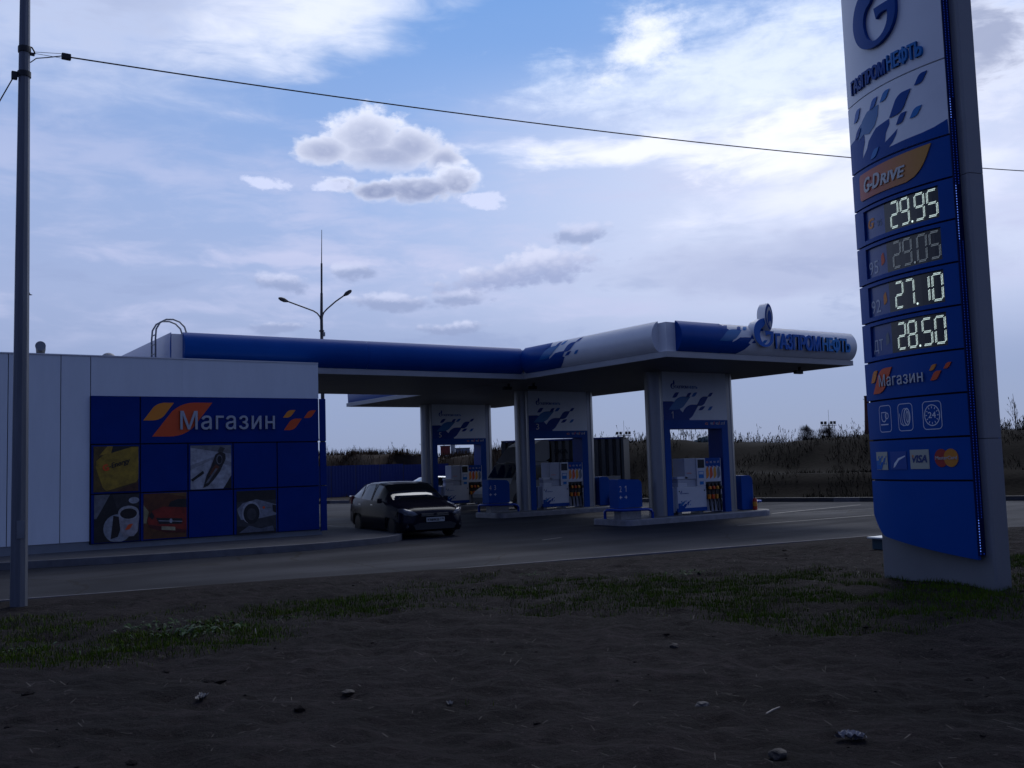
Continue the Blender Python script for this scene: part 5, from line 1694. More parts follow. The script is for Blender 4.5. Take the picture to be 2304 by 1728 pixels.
car = make_car('hatchback_car', 'dark navy hatchback parked nose-on between the shop and the pumps', 'car', paint_d, hatch, 4.36, (.86, 3.50), None, (HX, HY, 0), HR, [(1.42, 2.36), (2.44, 3.22), (3.28, 3.85)], (1.06, 1.80), (3.70, 4.12))


def nose(x):      # front y of the dark car at lateral x
    return .0 if abs(x) < .6 else (abs(x) - .6) * .32


cg = lambda x, z, d: (x, -.008 - d + (.06 if z > .62 else 0) + max(0, abs(x) - .45) * .25, z)
mb = MB()
def ytab(T_, v):
    for (a_, b_) in zip(T_[:-1], T_[1:]):
        if v <= b_[0]: return a_[1] + (b_[1] - a_[1]) * max(0, (v - a_[0]) / (b_[0] - a_[0]))
    return T_[-1][1]


for s in (-1, 1):
    pts = [(s * x, z) for x, z in ((.50, .635), (.64, .60), (.82, .64), (.885, .72), (.875, .80), (.76, .80), (.58, .71))]
    V2_, F2_ = tri2d(pts, .06)
    hy = lambda x, z: max(ytab([(0, 0), (.55, .0), (.74, .055), (.82, .14), (.86, .22), (.885, .42)], abs(x)), ytab([(.68, 0), (.74, .06), (.80, .20), (.85, .36)], z))
    mb = MB(); mb.add([(x, hy(x, z) - .03, z) for x, z in V2_], F2_, lamp_g, True)
    n = len(pts); mb.add([(x, hy(x, z) - .03, z) for x, z in pts] + [(x, hy(x, z) + .08, z) for x, z in pts], [(i, (i + 1) % n, n + (i + 1) % n, n + i) for i in range(n)], dark)
    mb.build('headlight', car)
mb = MB()
mb.bbox(-.40, .40, -.02, .05, .575, .665, dark, .01)
mb.box(-.39, .39, -.032, -.018, .638, .650, chrome); mb.box(-.39, .39, -.032, -.018, .600, .610, chrome)
mb.add([(x, -.04, z) for x, z in ellipse(0, .63, .085, .038, 20)], [tuple(range(20))], chrome)
mb.add([(x, -.042, z) for x, z in ellipse(0, .63, .074, .030, 20)], [tuple(range(20))], paint_d)
mb.build('grille', car)
mb = MB()
mb.prism([(-.55, .24), (.55, .24), (.62, .36), (.45, .42), (-.45, .42), (-.62, .36)], -.012, .06, dark, 'y')
for s in (-1, 1):
    mb.prism([(s * .66, .27), (s * .80, .30), (s * .78, .40), (s * .66, .38)], .05, .14, dark, 'y')
    mb.lathe([(.0, 0), (.035, .0), (.035, .02)], (s * .72, .045, .335), lamp_g, 12, 'y')
mb.build('lower_intake', car)
mb = MB(); mb.bbox(-.262, .262, -.045, -.022, .435, .552, plate_m, .006)
pk = mat('plate_ink', (.012, .012, .014), .6)
cp = lambda x, z, d: (x, -.0475 - d, z)
text(mb, 'К989КВ', -.235, .10, .455, .53, cp, pk, bold=.03); text(mb, '178', .135, .235, .485, .535, cp, pk, bold=.02)
mb.box(.118, .122, -.047, -.040, .44, .548, pk)
mb.build('licence_plate', car)
for s in (-1, 1):
    mb = MB(); mb.bbox(s * .93, s * 1.06, 1.42, 1.52, .93, 1.06, paint_d, .03); mb.box(min(s * .86, s * .95), max(s * .86, s * .95), 1.46, 1.50, .95, .98, dark); mb.build('mirror', car)
    mb = MB(); mb.bbox(s * .74, s * .90, 4.0, 4.22, .86, 1.10, tail_m, .03); mb.build('tail_light', car)
    mb = MB()
    for yy in (1.75, 2.72): mb.box(s * .912, s * .925, yy + .45, yy + .62, .86, .885, chrome)
    mb.build('door_handle', car)
for s in (-1, 1):
    for (xa, xb, zt) in ((2.34, 2.44, 1.44), (3.20, 3.28, 1.42)):
        mb = MB(); mb.add([(s * .882, xa, .99), (s * .882, xb, 1.0), (s * .700, xb, zt), (s * .700, xa, zt)], [(0, 1, 2, 3)], dark); mb.build('door_pillar', car)
    mb = MB(); mb.tube([(s * .72, 1.76, 1.40), (s * .70, 2.3, 1.445), (s * .70, 3.0, 1.445), (s * .685, 3.45, 1.40), (s * .70, 3.80, 1.27)], .006, dark, 6); mb.build('window_trim', car)
# silver saloon beyond the far portal
paint_s = mat('car_paint_silver', (.32, .34, .36), .28, metal=.5, coat=.6)
sal = [(0, .62, .55, .28, .60, .64, .5), (.08, .80, .76, .20, .70, .74, .5), (.3, .87, .85, .18, .78, .84, .5), (1.15, .88, .88, .18, .92, 1.0, .5), (1.3, .88, .88, .18, .95, 1.03, .58), (2.05, .88, .88, .18, .97, 1.42, .58), (2.5, .88, .88, .18, .98, 1.47, .58), (3.1, .88, .88, .18, .99, 1.44, .58), (3.75, .88, .87, .2, 1.02, 1.12, .55), (4.3, .86, .84, .24, 1.02, 1.07, .5), (4.45, .78, .74, .34, .88, .92, .5)]
make_car('saloon_car', 'silver saloon car mostly hidden behind the farthest portal and its dispenser', 'car', paint_s, sal, 4.45, (.85, 3.5), None, (20.1, 40.9, 0), math.radians(-96), [(1.5, 2.45), (2.55, 3.4)], (1.28, 2.03), (3.15, 3.72))

# cargo truck: cab with roof fairing and box body
tr_m = mat('truck_paint', (.17, .165, .15), .45, var=.08, vscale=1.2)
box_m = mat('truck_tarp', (.028, .028, .03), .7, var=.2, vscale=1.0)
trk = thing('cargo_truck', 'grey light truck with sloping bonnet and roof fairing between the columns numbered 5 and 3', 'truck', (21.75, 33.7, 0))
def side_prof(mb, P, y0, y1, m_): mb.prism(P, y0, y1, m_, 'y')
# y0 = near side
Yn, Yf_ = 0.0, 1.95
mb = MB()
cab = [(0, .42), (0, .70), (.12, .82), (.62, 1.10), (.72, 1.32), (1.12, 1.86), (1.22, 1.93), (2.55, 1.98), (2.60, .42)]
side_prof(mb, cab, Yn, Yf_, tr_m); mb.build('cab', trk)
mb = MB(); fair = [(1.15, 1.96), (1.75, 2.62), (2.25, 2.86), (2.62, 2.86), (2.66, 2.70), (2.66, 2.1), (2.45, 1.99)]
side_prof(mb, fair, Yn + .05, Yf_ - .05, tr_m); mb.build('roof_fairing', trk)
mb = MB(); mb.add([(.70, .1, 1.335), (1.09, .1, 1.86), (1.09, Yf_ - .1, 1.86), (.70, Yf_ - .1, 1.335)], [(0, 1, 2, 3)], glass_m)
for v_ in range(4): mb.v[v_] = (mb.v[v_][0] - .012, mb.v[v_][1], mb.v[v_][2] + .012)
mb.build('windshield', trk)
mb = MB(); mb.prism([(.95, 1.25), (1.28, 1.80), (2.15, 1.84), (2.15, 1.22)], -.012, -.002, glass_m, 'y'); mb.build('side_window', trk)
mb = MB(); mb.box(2.72, 2.86, .0, 1.95, .85, 2.75, box_m); mb.build('headboard', trk)
mb = MB(); mb.box(2.9, 6.4, -.05, 2.0, .85, .97, box_m)
for y_ in (-.05, 1.96): mb.box(2.9, 6.4, y_, y_ + .04, .972, 1.25, tr_m)
mb.build('flatbed', trk)
mb = MB(); mb.box(1.0, 6.5, .3, 1.6, .45, .84, dark); mb.box(-.06, .1, .02, 1.93, .36, .55, dark); mb.build('chassis', trk)
mb = MB(); mb.bbox(-.02, .1, .08, .40, .62, .78, lamp_g, .02); mb.build('headlight', trk)
mb = MB(); mb.bbox(.78, .92, -.26, -.08, 1.25, 1.58, dark, .02); mb.build('mirror', trk)
for xx in (1.15, 5.2):
    mb = MB(); mb.lathe([(.34, -.0), (.36, .02), (.36, .2), (.34, .22)], (xx, -.02, .36), rubber, 26, 'y'); w_ = mb.build('wheel', trk)
    mb = MB(); mb.lathe([(.2, -.03), (.2, .0)], (xx, -.02, .36), rim_m, 20, 'y'); mb.build('rim', w_)
mb = MB(); mb.prism([(1.15 + .46 * math.cos(PI * k / 12), .36 + .46 * math.sin(PI * k / 12)) for k in range(13)], -.006, .1, dark, 'y'); mb.build('wheel_arch', trk)

# ================================================================== FAR OBJECTS
def far(dx_, dy_, dist): return (dx_ * dist, dy_ * dist)
def top_z(rz, dist): return 1.88 + rz * dist


ch = thing('chimney', 'far tapering brick chimney just left of the price sign', 'chimney', (281, 207.3, 0))
mb = MB(); mb.lathe([(1.55, 0), (1.25, 8), (.88, 16), (.72, 20.6), (.80, 20.7), (.80, 21.2)], (0, 0, 0), brick_m, 24); mb.build('shaft', ch)
mb = MB()
for z in (12.5, 20.0): mb.lathe([(.7, z), (1.2, z + .05), (1.2, z + .15), (.7, z + .2)], (0, 0, 0), dark, 20)
mb.build('ring', ch)
for k, (rx, ry, rz, lb) in enumerate(((.6455, .7637, .0302, 'far floodlight mast seen over the corrugated container'), (.7828, .6215, .0330, 'far floodlight mast standing in the bare bushes of the mound'))):
    D_ = 380; p = far(rx, ry, D_); H_ = top_z(rz, D_)
    t = thing('floodlight_mast', lb, 'floodlight mast', (p[0], p[1], 0), group='far floodlight masts')
    mb = MB(); mb.tube([(0, 0, 0), (0, 0, H_ - 1)], [.4, .22], dark, 8); mb.tube([(0, 0, H_ - 1.2), (0, 0, H_ + 4)], .05, dark, 5); mb.build('pole', t)
    mb = MB()
    for q, off in enumerate((-2.6, -1.3, .9, 2.1)): 
        mb.bbox(off * .83 - .42, off * .83 + .42, -off * .55 - .3, -off * .55 + .3, H_ - 1.3, H_ - .2, dark, .1)
    mb.tube([(-2.3, 1.5, H_ - 1.7), (2.3, -1.5, H_ - 1.7)], .12, dark, 5)
    mb.build('lamp_head', t)
silo_m = mat('silo_green', (.13, .19, .19), .7)
for k, (az_, w, h) in enumerate(((.0, 1.25, .0190), (.0042, 1.15, .0212), (.0085, 1.5, .0222), (.0118, 1.2, .0195))):
    D_ = 330; a_ = math.atan2(.6985, .7156) + az_; p = (math.sin(a_) * D_, math.cos(a_) * D_)
    mb = MB(); H_ = top_z(h, D_); mb.lathe([(w, 0), (w, H_ - 1.2), (w * .75, H_ - .9), (w * .7, H_ - .2), (w * .4, H_)], (p[0], p[1], 0), silo_m, 18)
    tag(mb.build('silo'), ('far green silo, leftmost of the group of four', 'far green silo, second from the left of the group', 'widest and tallest far green silo of the group', 'far green silo, rightmost of the group of four')[k], 'silo', 'far silos seen through the portal numbered 1')
D_ = 260
bl = [('far_building', .4935, .5020, .0205, (.20, .035, .03), 'far dark red building seen through the farthest portal opening'), ('far_building', .5024, .5062, .0225, (.42, .42, .40), 'far white-topped building right of the red one'), ('far_building', .5064, .5190, .0178, (.19, .22, .27), 'far long grey-blue building seen through the farthest portal opening')]
for nm, a0, a1, h, c_, lb in bl:
    p0 = (a0 * D_, math.sqrt(1 - a0 * a0) * D_); p1 = (a1 * D_, math.sqrt(1 - a1 * a1) * D_); H_ = top_z(h, D_)
    dd = Vector((p1[0] - p0[0], p1[1] - p0[1])); ln = dd.length; an = math.atan2(dd.y, dd.x)
    t = thing(nm, lb, 'building', (p0[0], p0[1], 0), an, 'far buildings')
    m_ = mat('far_%s' % lb.split()[1], c_, .8, var=.15, vscale=.2)
    mb = MB(); mb.box(0, ln, 0, 8, 0, H_, m_)
    if 'white-topped' in lb: mb.box(-.02, ln + .02, -.05, 0, 0, H_ * .55, mat('far_green', (.03, .14, .07), .8))
    mb.build('wall', t)
    mb = MB(); mb.box(-.1, ln + .1, -.1, 8.1, H_, H_ + .15, mat('far_roof', (.10, .10, .11), .7)); mb.build('roof', t)
# parked pale vehicles glinting below the far buildings
for k, a0 in enumerate((.497, .5015, .506)):
    D2 = 150; p0 = (a0 * D2, math.sqrt(1 - a0 * a0) * D2)
    mb = MB(); prof = [(0, .35), (0, .8), (.9, .95), (1.5, 1.45), (3.2, 1.5), (4.0, 1.0), (4.3, .9), (4.3, .35)]
    mb.prism([(x * .8 - 1.5, z + 2.1) for x, z in prof], -.8, .8, mat('pale_van', (.65, .65, .66), .25, coat=.8), 'y')
    o = mb.build('parked_car', None, (p0[0], p0[1], 0), -.5)
    tag(o, ('far white car below the red building, leftmost', 'far white car below the white-topped building, middle of three', 'far white car below the grey-blue building, rightmost of three')[k], 'car', 'far white cars')

for k, (px_, lb) in enumerate(((.4599, 'far thin dark post above the blue fence, left one of the pair'), (.4640, 'far thin dark post above the blue fence, right one of the pair'))):
    D2 = 150; p0 = (px_ * D2, math.sqrt(1 - px_ * px_) * D2)
    mb = MB(); mb.tube([(p0[0], p0[1], 0), (p0[0], p0[1], top_z(.0189, D2))], .13, dark, 6); mb.tube([(p0[0] - .2, p0[1], top_z(.012, D2)), (p0[0] + .2, p0[1], top_z(.012, D2))], .08, dark, 5)
    tag(mb.build('far_post'), lb, 'post', 'far posts')
# small information box by the totem
bx = thing('kerbside_box', 'low teal box with white lid beside the price sign base', 'box', (16.12, 11.30, .12))
mb = MB(); mb.bbox(-.42, .45, -.25, .35, 0, .20, mat('box_teal', (.03, .07, .09), .5), .015); mb.build('body', bx)
mb = MB(); mb.bbox(-.52, .5, -.30, .38, .203, .235, mat('lid_white', (.60, .64, .62), .4), .008); ld = mb.build('lid', bx)
mb = MB(); mb.box(-.1, .35, -.05, .06, .2355, .238, mat('lid_green', (.03, .25, .12), .5)); mb.build('marking', ld)
# bird
bp_ = Vector((.13001, .97742, .16655)) * 55 + Vector((0, 0, 1.88))
mb = MB(); bm_ = mat('bird_dark', (.03, .03, .035), .8)
mb.tube([(-.16, 0, 0), (-.06, 0, .02), (.08, 0, .01), (.17, 0, .0)], [.01, .04, .035, .008], bm_, 6)
mb.add([(-.04, 0, .02), (.06, 0, .02), (.10, -.28, .07), (.03, -.30, .08), (.12, .26, .04), (.05, .28, .05)], [(0, 1, 2, 3), (0, 1, 4, 5)], bm_)
tag(mb.build('bird', None, tuple(bp_), -.3), 'small dark bird flying in the sky right of the pole', 'bird')

# ================================================================== VEGETATION AND LITTER
def blades(name, pts, mats, hgt, wid, lean=.35, kind='stuff', seg=1, parent=None):
    V = []; F = []; MI = []
    for (x, y, z, s, mi) in pts:
        a_ = random.uniform(0, 2 * PI); h = hgt * s * random.uniform(.6, 1.2); w = wid * random.uniform(.7, 1.3)
        lx, ly = random.gauss(0, lean) * h, random.gauss(0, lean) * h
        ca_, sa_ = math.cos(a_) * w, math.sin(a_) * w
        o = len(V)
        V += [(x - ca_, y - sa_, z - .01), (x + ca_, y + sa_, z - .01), (x + lx * .4 + ca_ * .6, y + ly * .4 + sa_ * .6, z + h * .6), (x + lx * .4 - ca_ * .6, y + ly * .4 - sa_ * .6, z + h * .6), (x + lx, y + ly, z + h)]
        F += [(o, o + 1, o + 2, o + 3), (o + 3, o + 2, o + 4)]; MI += [mi, mi]
    ob = raw(name, V, F, mats, MI, parent)
    if kind: tag(ob, kind=kind)
    return ob


gm1 = mat('grass_green', (.060, .125, .004), .8, spec=.05); gm2 = mat('grass_olive', (.065, .085, .008), .85, spec=.05); gm3 = mat('grass_dry', (.075, .066, .042), .9, spec=.05)
pts = []
random.seed(11)
def dens(x, y):
    d = 0
    for (cx, cy, rx, ry, k) in ((10.0, 8.2, 2.8, 2.6, 1.0), (8.3, 10.2, 2.2, 1.9, .9), (12.5, 5.6, 3.0, 1.6, .8), (8.8, 6.6, 1.4, .9, .7), (5.2, 11.6, 1.9, 1.1, .75), (2.6, 10.9, 1.8, 1.4, .8), (1.2, 11.9, 1.6, 1.3, .7), (2.2, 13.2, 1.8, .8, .4), (14.5, 7.5, 2.5, 2.5, .8), (7.4, 13.0, 1.0, .5, .3), (3.6, 6.1, .25, .2, .5), (6.7, 12.6, .6, .3, .5)):
        q = ((x - cx) / rx) ** 2 + ((y - cy) / ry) ** 2
        if q < 1: d = max(d, k * (1 - q) ** .5)
    return d


tries = 0
while len(pts) < 60000 and tries < 900000:
    tries += 1
    x, y = random.uniform(-1, 18), random.uniform(3.5, 14.6)
    if y > interp(KERB, x) - .25: continue
    d = dens(x, y)
    if d <= 0: continue
    c = .5 + .9 * fb(x, y, 1.3, 4, 9.1) + .5 * fb(x, y, .5, 2, 1.7)
    if random.random() < d * max(0, c - .10) * 1.7:
        pts.append((x, y, soil_z(x, y), random.choice((.5, .8, 1.0, 1.2)), random.choice((0, 0, 1, 1, 1, 2))))
blades('ground_grass', pts, [gm1, gm2, gm3], .052, .0042)
# dry straw and bits
V = []; F = []; random.seed(5)
for i in range(1500):
    while True:
        x, y = random.uniform(-1, 16), random.uniform(3.0, 15.5)
        if y < interp(KERB, x) - .15: break
    z = soil_z(x, y) + .006; a_ = random.uniform(0, PI); l = random.uniform(.01, .055); w = random.uniform(.0012, .0028)
    ca_, sa_ = math.cos(a_), math.sin(a_); up = random.uniform(0, .6) * l
    o = len(V); V += [(x - ca_ * l + sa_ * w, y - sa_ * l - ca_ * w, z), (x - ca_ * l - sa_ * w, y - sa_ * l + ca_ * w, z), (x + ca_ * l - sa_ * w, y + sa_ * l + ca_ * w, z + up), (x + ca_ * l + sa_ * w, y + sa_ * l - ca_ * w, z + up)]
    F.append((o, o + 1, o + 2, o + 3))
tag(raw('straw_litter', V, F, [mat('straw', (.065, .058, .052), .8)]), kind='stuff')
# clods
V = []; F = []; random.seed(8)
ico = bmesh.new(); bmesh.ops.create_icosphere(ico, subdivisions=1, radius=1); IV = [v.co.copy() for v in ico.verts]; IF = [[v.index for v in f.verts] for f in ico.faces]; ico.free()
for i in range(420):
    while True:
        x, y = random.uniform(-1, 15), random.uniform(2.6, 15.8)
        if y < interp(KERB, x) - .2: break
    r = min(.045, .006 + random.expovariate(110)); z = soil_z(x, y) - r * .15
    o = len(V); ph = random.uniform(0, 9)
    for v_ in IV:
        k = r * (1 + .35 * noise.noise(v_ * 1.7 + Vector((ph, i * .37, 0)))); V.append((x + v_.x * k * 1.2, y + v_.y * k, z + v_.z * k * .65))
    F += [tuple(j + o for j in f) for f in IF]
tag(raw('soil_clods', V, F, [soilm]), kind='stuff')


def stone(name, x, y, r, m_, lbl, cat, group=None, flatk=.6, sub=3, rough=.35):
    bm = bmesh.new(); bmesh.ops.create_icosphere(bm, subdivisions=sub, radius=r)
    for v_ in bm.verts:
        k = 1 + rough * noise.noise(v_.co / r * 1.3 + Vector((x * 3, y * 3, 0))) + .12 * noise.noise(v_.co / r * 4 + Vector((x, y, 3)))
        v_.co = Vector((v_.co.x * k * 1.25, v_.co.y * k, v_.co.z * k * flatk))
    me = bpy.data.meshes.new(name); bm.to_mesh(me); bm.free(); me.materials.append(m_)
    o = bpy.data.objects.new(name, me); COL.objects.link(o); o.location = (x, y, soil_z(x, y) + r * .25)
    return tag(o, lbl, cat, group)


st_m = mat('stone_pale', (.075, .072, .072), .8, var=.35, vscale=18, bump=.4, bscale=60); st_d = mat('stone_brown', (.034, .029, .027), .85, var=.3, vscale=18, bump=.4)
stone('stone', 4.95, 5.13, .042, st_m, 'pale stone in the foreground soil, left of the crumpled plastic scrap', 'stone', 'loose stones')
stone('stone', 4.40, 3.97, .045, st_d, 'brown rounded stone at the bottom edge, below the plastic scrap', 'stone', 'loose stones', .8)
stone('stone', 2.49, 8.25, .08, soilm, 'flat brownish clod in the middle of the left foreground soil', 'stone', 'loose stones', .35)
stone('stone', 3.22, 7.2, .04, st_d, 'small reddish-brown stone in the middle foreground soil', 'stone', 'loose stones', .4)
stone('stone', 6.24, 6.8, .035, st_d, 'small dull stone at the front edge of the grass patch', 'stone', 'loose stones')
stone('stone', 12.0, 9.6 - 3.2, .07, st_m, 'grey stone half hidden in grass in front of the price sign', 'stone', 'loose stones')
random.seed(3)


def scrap(name, x, y, r, m_, lbl, seed):
    bm = bmesh.new(); bmesh.ops.create_grid(bm, x_segments=12, y_segments=9, size=r)
    for v_ in bm.verts:
        n_ = noise.noise(v_.co / r * 2.3 + Vector((seed, 0, 0))); n2 = noise.noise(v_.co / r * 2.3 + Vector((0, seed, 5)))
        v_.co = Vector((v_.co.x * (1.15 + .5 * n2), v_.co.y * (.6 + .5 * n_), r * .32 + r * .75 * n_ + r * .2 * n2))
    me = bpy.data.meshes.new(name); bm.to_mesh(me); bm.free(); me.materials.append(m_)
    o = bpy.data.objects.new(name, me); COL.objects.link(o); o.location = (x, y, soil_z(x, y) + .005); o.rotation_euler = (0, 0, seed)
    o.data.polygons.foreach_set('use_smooth', [False] * len(o.data.polygons))
    return tag(o, lbl, 'litter', 'scraps of litter')


film = mat('plastic_film', (.15, .15, .17), .35, spec=.4, coat=.1); paper = mat('paper_scrap', (.12, .123, .13), .7)
scrap('plastic_scrap', 5.02, 3.95, .07, film, 'crumpled pale plastic film at the lower right of the soil', 2.2)
scrap('plastic_scrap', 2.24, 7.7, .05, paper, 'white torn scrap in the left foreground, below the flat clod', 4.1)
scrap('plastic_scrap', 3.6, 6.3, .028, paper, 'tiny white scrap near the middle of the foreground', 1.1)
for (x, y, a_, l, lb) in ((5.19, 4.71, .4, .085, 'pale short stick lying above the plastic film'), (3.70, 10.7, 1.5, .075, 'white upright bit of stick in the middle distance of the soil')):
    z = soil_z(x, y); mb = MB()
    up = .05 if a_ > 1 else .012
    mb.tube([(x - math.cos(a_) * l, y - math.sin(a_) * l * .3, z + .006), (x, y, z + .012 + up * .5), (x + math.cos(a_) * l, y + math.sin(a_) * l * .3, z + .01 + up)], [.006, .007, .005], mat('stick_pale', (.20, .18, .16), .7), 6)
    tag(mb.build('stick'), lb, 'stick', 'dry sticks')

# broad-leaved weeds: clumps of drooping leaves
wm1 = mat('weed_leaf', (.020, .045, .016), .8, spec=.05); wm2 = mat('weed_leaf_pale', (.034, .062, .032), .7, spec=.15)


def weed(x, y, r, lbl, seed):
    rnd = random.Random(seed); mb = MB(); z = soil_z(x, y)
    for k in range(int(95 * r / .3)):
        a_ = rnd.uniform(0, 2 * PI); l = r * rnd.uniform(.15, .42); w = l * rnd.uniform(.10, .2); ox, oy = rnd.gauss(0, r) * .9, rnd.gauss(0, r) * .6
        ca_, sa_ = math.cos(a_), math.sin(a_); h = l * rnd.uniform(.2, .6)
        pr = [(0, 0, 0), (.3, .8, .5), (.6, 1.0, .85), (.85, .55, .8), (1.0, 0, .55)]
        Lp = [(x + ox + ca_ * t * l - sa_ * w * ww, y + oy + sa_ * t * l + ca_ * w * ww, z + .01 + h * hh) for t, ww, hh in pr]
        Rp = [(x + ox + ca_ * t * l + sa_ * w * ww, y + oy + sa_ * t * l - ca_ * w * ww, z + .01 + h * hh) for t, ww, hh in pr]
        mb.add(Lp + Rp, [(i, i + 1, 6 + i, 5 + i) for i in range(4)], wm1 if rnd.random() < .6 else wm2)
    return tag(mb.build('leafy_weed'), lbl, 'weed', 'broad-leaved weeds')


weed(3.15, 11.0, .30, 'broad-leaved green weed patch in the soil straight below the coffee poster', 1)
weed(3.0, 11.9, .26, 'spread green weed just behind the largest left-hand weed patch', 2)
weed(1.45, 11.4, .20, 'low green weed at the left edge below the pole', 3)
weed(2.2, 10.75, .18, 'small green weed between the left-edge weed and the largest patch', 4)
weed(4.4, 11.5, .16, 'small pale green weed right of the largest left-hand patch', 5)
weed(10.3, 10.9, .22, 'green weed between the kerb and the grass, left of the price sign', 6)
weed(8.7, 12.6, .18, 'small weed close to the kerb below the first island', 7)

# ---------------------------------------------------------------- weeds on the mound
random.seed(21)
dm1 = mat('dry_stem', (.012, .009, .006), .9, spec=.05); dm2 = mat('dry_stem_pale', (.016, .012, .008), .9, spec=.05); dm3 = mat('dry_green', (.013, .015, .006), .9, spec=.1)


def hill_point(i, s):
    """point on the mound sheet at column i (float) and distance s"""
    i0 = int(i); f = i - i0
    for j in range(ns_ - 1):
        if svals[j] <= s <= svals[j + 1]:
            g = (s - svals[j]) / (svals[j + 1] - svals[j])
            q = [Vector(HILLV[i0 * ns_ + j]), Vector(HILLV[(i0 + 1) * ns_ + j]), Vector(HILLV[i0 * ns_ + j + 1]), Vector(HILLV[(i0 + 1) * ns_ + j + 1])]
            return (q[0] * (1 - f) + q[1] * f) * (1 - g) + (q[2] * (1 - f) + q[3] * f) * g


def inview(p):
    a_ = math.degrees(math.atan2(p.x, p.y)); return 8 < a_ < 64


# short dry grass over the slope
pts = []
while len(pts) < 26000:
    i = random.uniform(0, M - 1.01); s = random.uniform(.5, 20)
    p = hill_point(i, s)
    if not inview(p) or fb(p.x, p.y, .5, 3, 6.6) < -.06: continue
    if 22 < p.x < 34 and p.y > 46 and s < 6.5: continue
    pts.append((p.x, p.y, p.z, random.choice((.5, .8, 1.2, 1.6)) * (1.0 if s > 6 else .7), random.choice((0, 0, 1, 2)) + (3 if p.y > 46 else 0)))
rm1 = mat('reed_tan', (.085, .052, .026), .9, spec=.1); rm2 = mat('reed_brown', (.050, .031, .018), .9, spec=.1)
blades('slope_grass', pts, [dm1, dm2, dm3, rm2, rm1, rm2], .20, .014, lean=.5)
rm1 = mat('reed_tan', (.085, .052, .026), .9, spec=.1); rm2 = mat('reed_brown', (.050, .031, .018), .9, spec=.1)
pts = []
while len(pts) < 15000:
    i = random.uniform(0, M - 1.01); s = random.uniform(6, 19)
    p = hill_point(i, s)
    if not inview(p) or p.y < 47 or p.z < .8: continue
    pts.append((p.x, p.y, p.z, random.choice((.6, .8, 1.0, 1.3)), random.choice((0, 1, 1))))
blades('reed_grass', pts, [rm1, rm2], .42, .02, lean=.28)
# tall stems with seed heads along the crest
mb = MB(); V = []; F = []; MI = []


def quad_stem(p0, p1, w, mi):
    global V, F, MI
    d_ = Vector((p0.y, -p0.x, 0)).normalized() * w
    o = len(V); V += [tuple(p0 - d_), tuple(p0 + d_), tuple(p1 + d_ * .6), tuple(p1 - d_ * .6)]; F.append((o, o + 1, o + 2, o + 3)); MI.append(mi)
    d2 = Vector((p0.x, p0.y, 0)).normalized() * w
    o = len(V); V += [tuple(p0 - d2), tuple(p0 + d2), tuple(p1 + d2 * .6), tuple(p1 - d2 * .6)]; F.append((o, o + 1, o + 2, o + 3)); MI.append(mi)


cnt = 0
while cnt < 1150:
    i = random.uniform(0, M - 1.01); s = random.uniform(9.3, 17)
    p = hill_point(i, s)
    if not inview(p): continue
    dn = fb(p.x, p.y, .30, 3, 12.0) * 1.5 + .12
    if random.random() > max(.05, dn * 1.6) * (.5 if p.y > 46 else 1): continue
    if 27 < p.x < 33 and 34 < p.y < 44 and s < 9: continue
    cnt += 1
    left = p.y > 46
    h = random.uniform(.15, .62) * (1.0 if random.random() < .9 else 2.1) * (.95 if not left else 1.0)
    lean = Vector((random.gauss(0, .12), random.gauss(0, .12), 0)) * h
    p1 = p + lean * .5 + Vector((0, 0, h * .6)); p2 = p + lean * 1.3 + Vector((0, 0, h))
    mi = random.choice((0, 0, 1)) + (2 if left else 0)
    quad_stem(p, p1, .007, mi); quad_stem(p1, p2, .005, mi)
    for q in range(random.randint(2, 6)):
        t = random.uniform(.35, 1.0); b_ = p1.lerp(p2, max(0, (t - .5) * 2)) if t > .5 else p.lerp(p1, t * 2)
        e_ = b_ + Vector((random.gauss(0, .09), random.gauss(0, .09), random.uniform(.04, .2))) * (h * 1.1)
        quad_stem(b_, e_, .005, mi)
        if random.random() < .75: quad_stem(e_, e_ + Vector((random.gauss(0, .02), random.gauss(0, .02), random.uniform(.04, .11))), random.uniform(.007, .018), mi)
    if random.random() < .5: quad_stem(p2 - Vector((0, 0, .02)), p2 + lean * .12 + Vector((0, 0, random.uniform(.08, .2))), random.uniform(.010, .022), mi)
tag(raw('dry_weeds', V, F, [dm1, dm2, rm2, rm1], MI), kind='stuff')


def twigs(mb, p, d, l, r, dep, rnd, m_, minr=.004):
    e_ = p + d * l
    mb.tube([p, p + d * l * .5 + Vector((rnd.gauss(0, .03), rnd.gauss(0, .03), 0)) * l, e_], [r, r * .8, r * .6], m_, 4, cap=False)
    if dep == 0: return
    for k in range(rnd.randint(2, 3)):
        nd = (d + Vector((rnd.gauss(0, .42), rnd.gauss(0, .42), rnd.uniform(.0, .35)))).normalized()
        twigs(mb, p + d * l * rnd.uniform(.35, 1.0), nd, l * rnd.uniform(.55, .8), max(minr, r * .6), dep - 1, rnd, m_, minr)


bark = mat('bare_bark', (.035, .028, .024), .9)
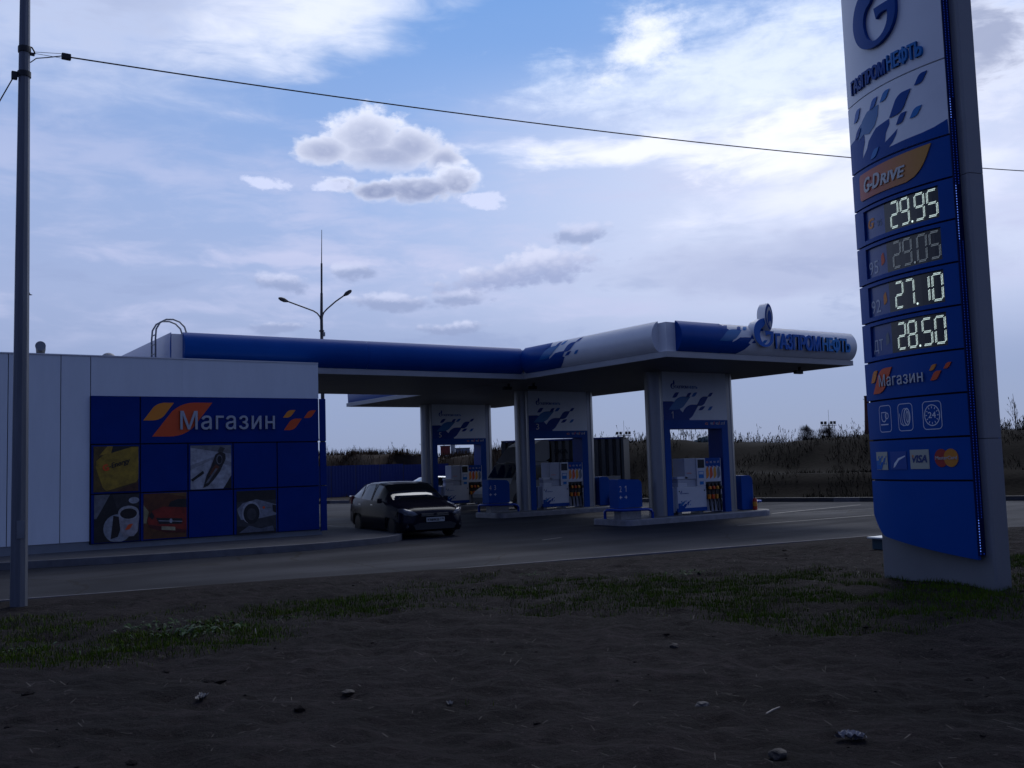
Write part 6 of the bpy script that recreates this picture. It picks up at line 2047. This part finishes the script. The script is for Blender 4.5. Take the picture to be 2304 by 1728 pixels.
# small bare tree on the mound right of the totem
rnd = random.Random(4)
tb = Vector((44.6, 24.95, 2.55))
tr = thing('bare_tree', 'small leafless tree on the mound at the right edge', 'tree', tuple(tb))
mb = MB(); mb.tube([(0, 0, -.3), (.02, 0, .7), (.0, 0, 1.4), (-.03, .02, 1.9)], [.03, .024, .014, .007], bark, 6); mb.build('trunk', tr)
mb = MB()
for (z, dx_, dz_, l) in ((.55, -.7, .8, .55), (.7, .55, .9, .35), (.85, -.4, 1, .4), (.62, .4, 1, .5), (1.1, .3, 1, .3), (1.2, -.3, 1, .3), (.4, .7, .8, .35)):
    twigs(mb, Vector((0, 0, z)), Vector((dx_ * -.49, dx_ * .87 * -1, dz_)).normalized(), l, .009, 2, rnd, bark, .004)
mb.build('crown', tr)

# hazy grey-brown bare bushes on the crest
bsh = mat('bush_twigs', (.050, .041, .043), .95)
for k, (a_, dist, w, h, lb) in enumerate(((.7700, 62, .9, 1.35, 'bare grey-brown bush on the mound, left one of the pair near the chimney'), (.7818, 64, 1.15, 1.35, 'bare grey-brown bush on the mound, right one of the pair near the chimney'))):
    x, y = a_ * dist, math.sqrt(1 - a_ * a_) * dist
    t = thing('bare_bush', lb, 'bush', (x, y, 2.2), group='bare bushes on the crest')
    rnd = random.Random(30 + k); mb = MB(); mt = MB()
    for q in range(16):
        d_ = Vector((rnd.gauss(0, .45), rnd.gauss(0, .45), 1)).normalized(); mt.tube([(d_.x * .1, d_.y * .1, 0), tuple(d_ * h * .6)], [.018, .010], bark, 4)
    mt.build('trunk', t)
    for q in range(6500):
        r_ = rnd.random() ** .8; an = rnd.uniform(0, 2 * PI); zz_ = rnd.random()
        lump = .75 + .35 * noise.noise(Vector((an * 1.2, zz_ * 3, k * 3)))
        rr = w * r_ * math.sin(PI * (.25 + .72 * zz_)) ** .6 * lump
        p = Vector((rr * math.cos(an), rr * math.sin(an), .15 + zz_ * h * lump * 1.12))
        d_ = Vector((p.x * .5 + rnd.gauss(0, .3), p.y * .5 + rnd.gauss(0, .3), rnd.uniform(.5, 1.2))).normalized()
        e_ = p + d_ * rnd.uniform(.10, .22); sd = Vector((-d_.y, d_.x, 0)); sd = (sd.normalized() if sd.length > .01 else Vector((1, 0, 0))) * .0045
        mb.add([tuple(p - sd), tuple(p + sd), tuple(e_)], [(0, 1, 2)], bsh)
    mb.build('crown', t)
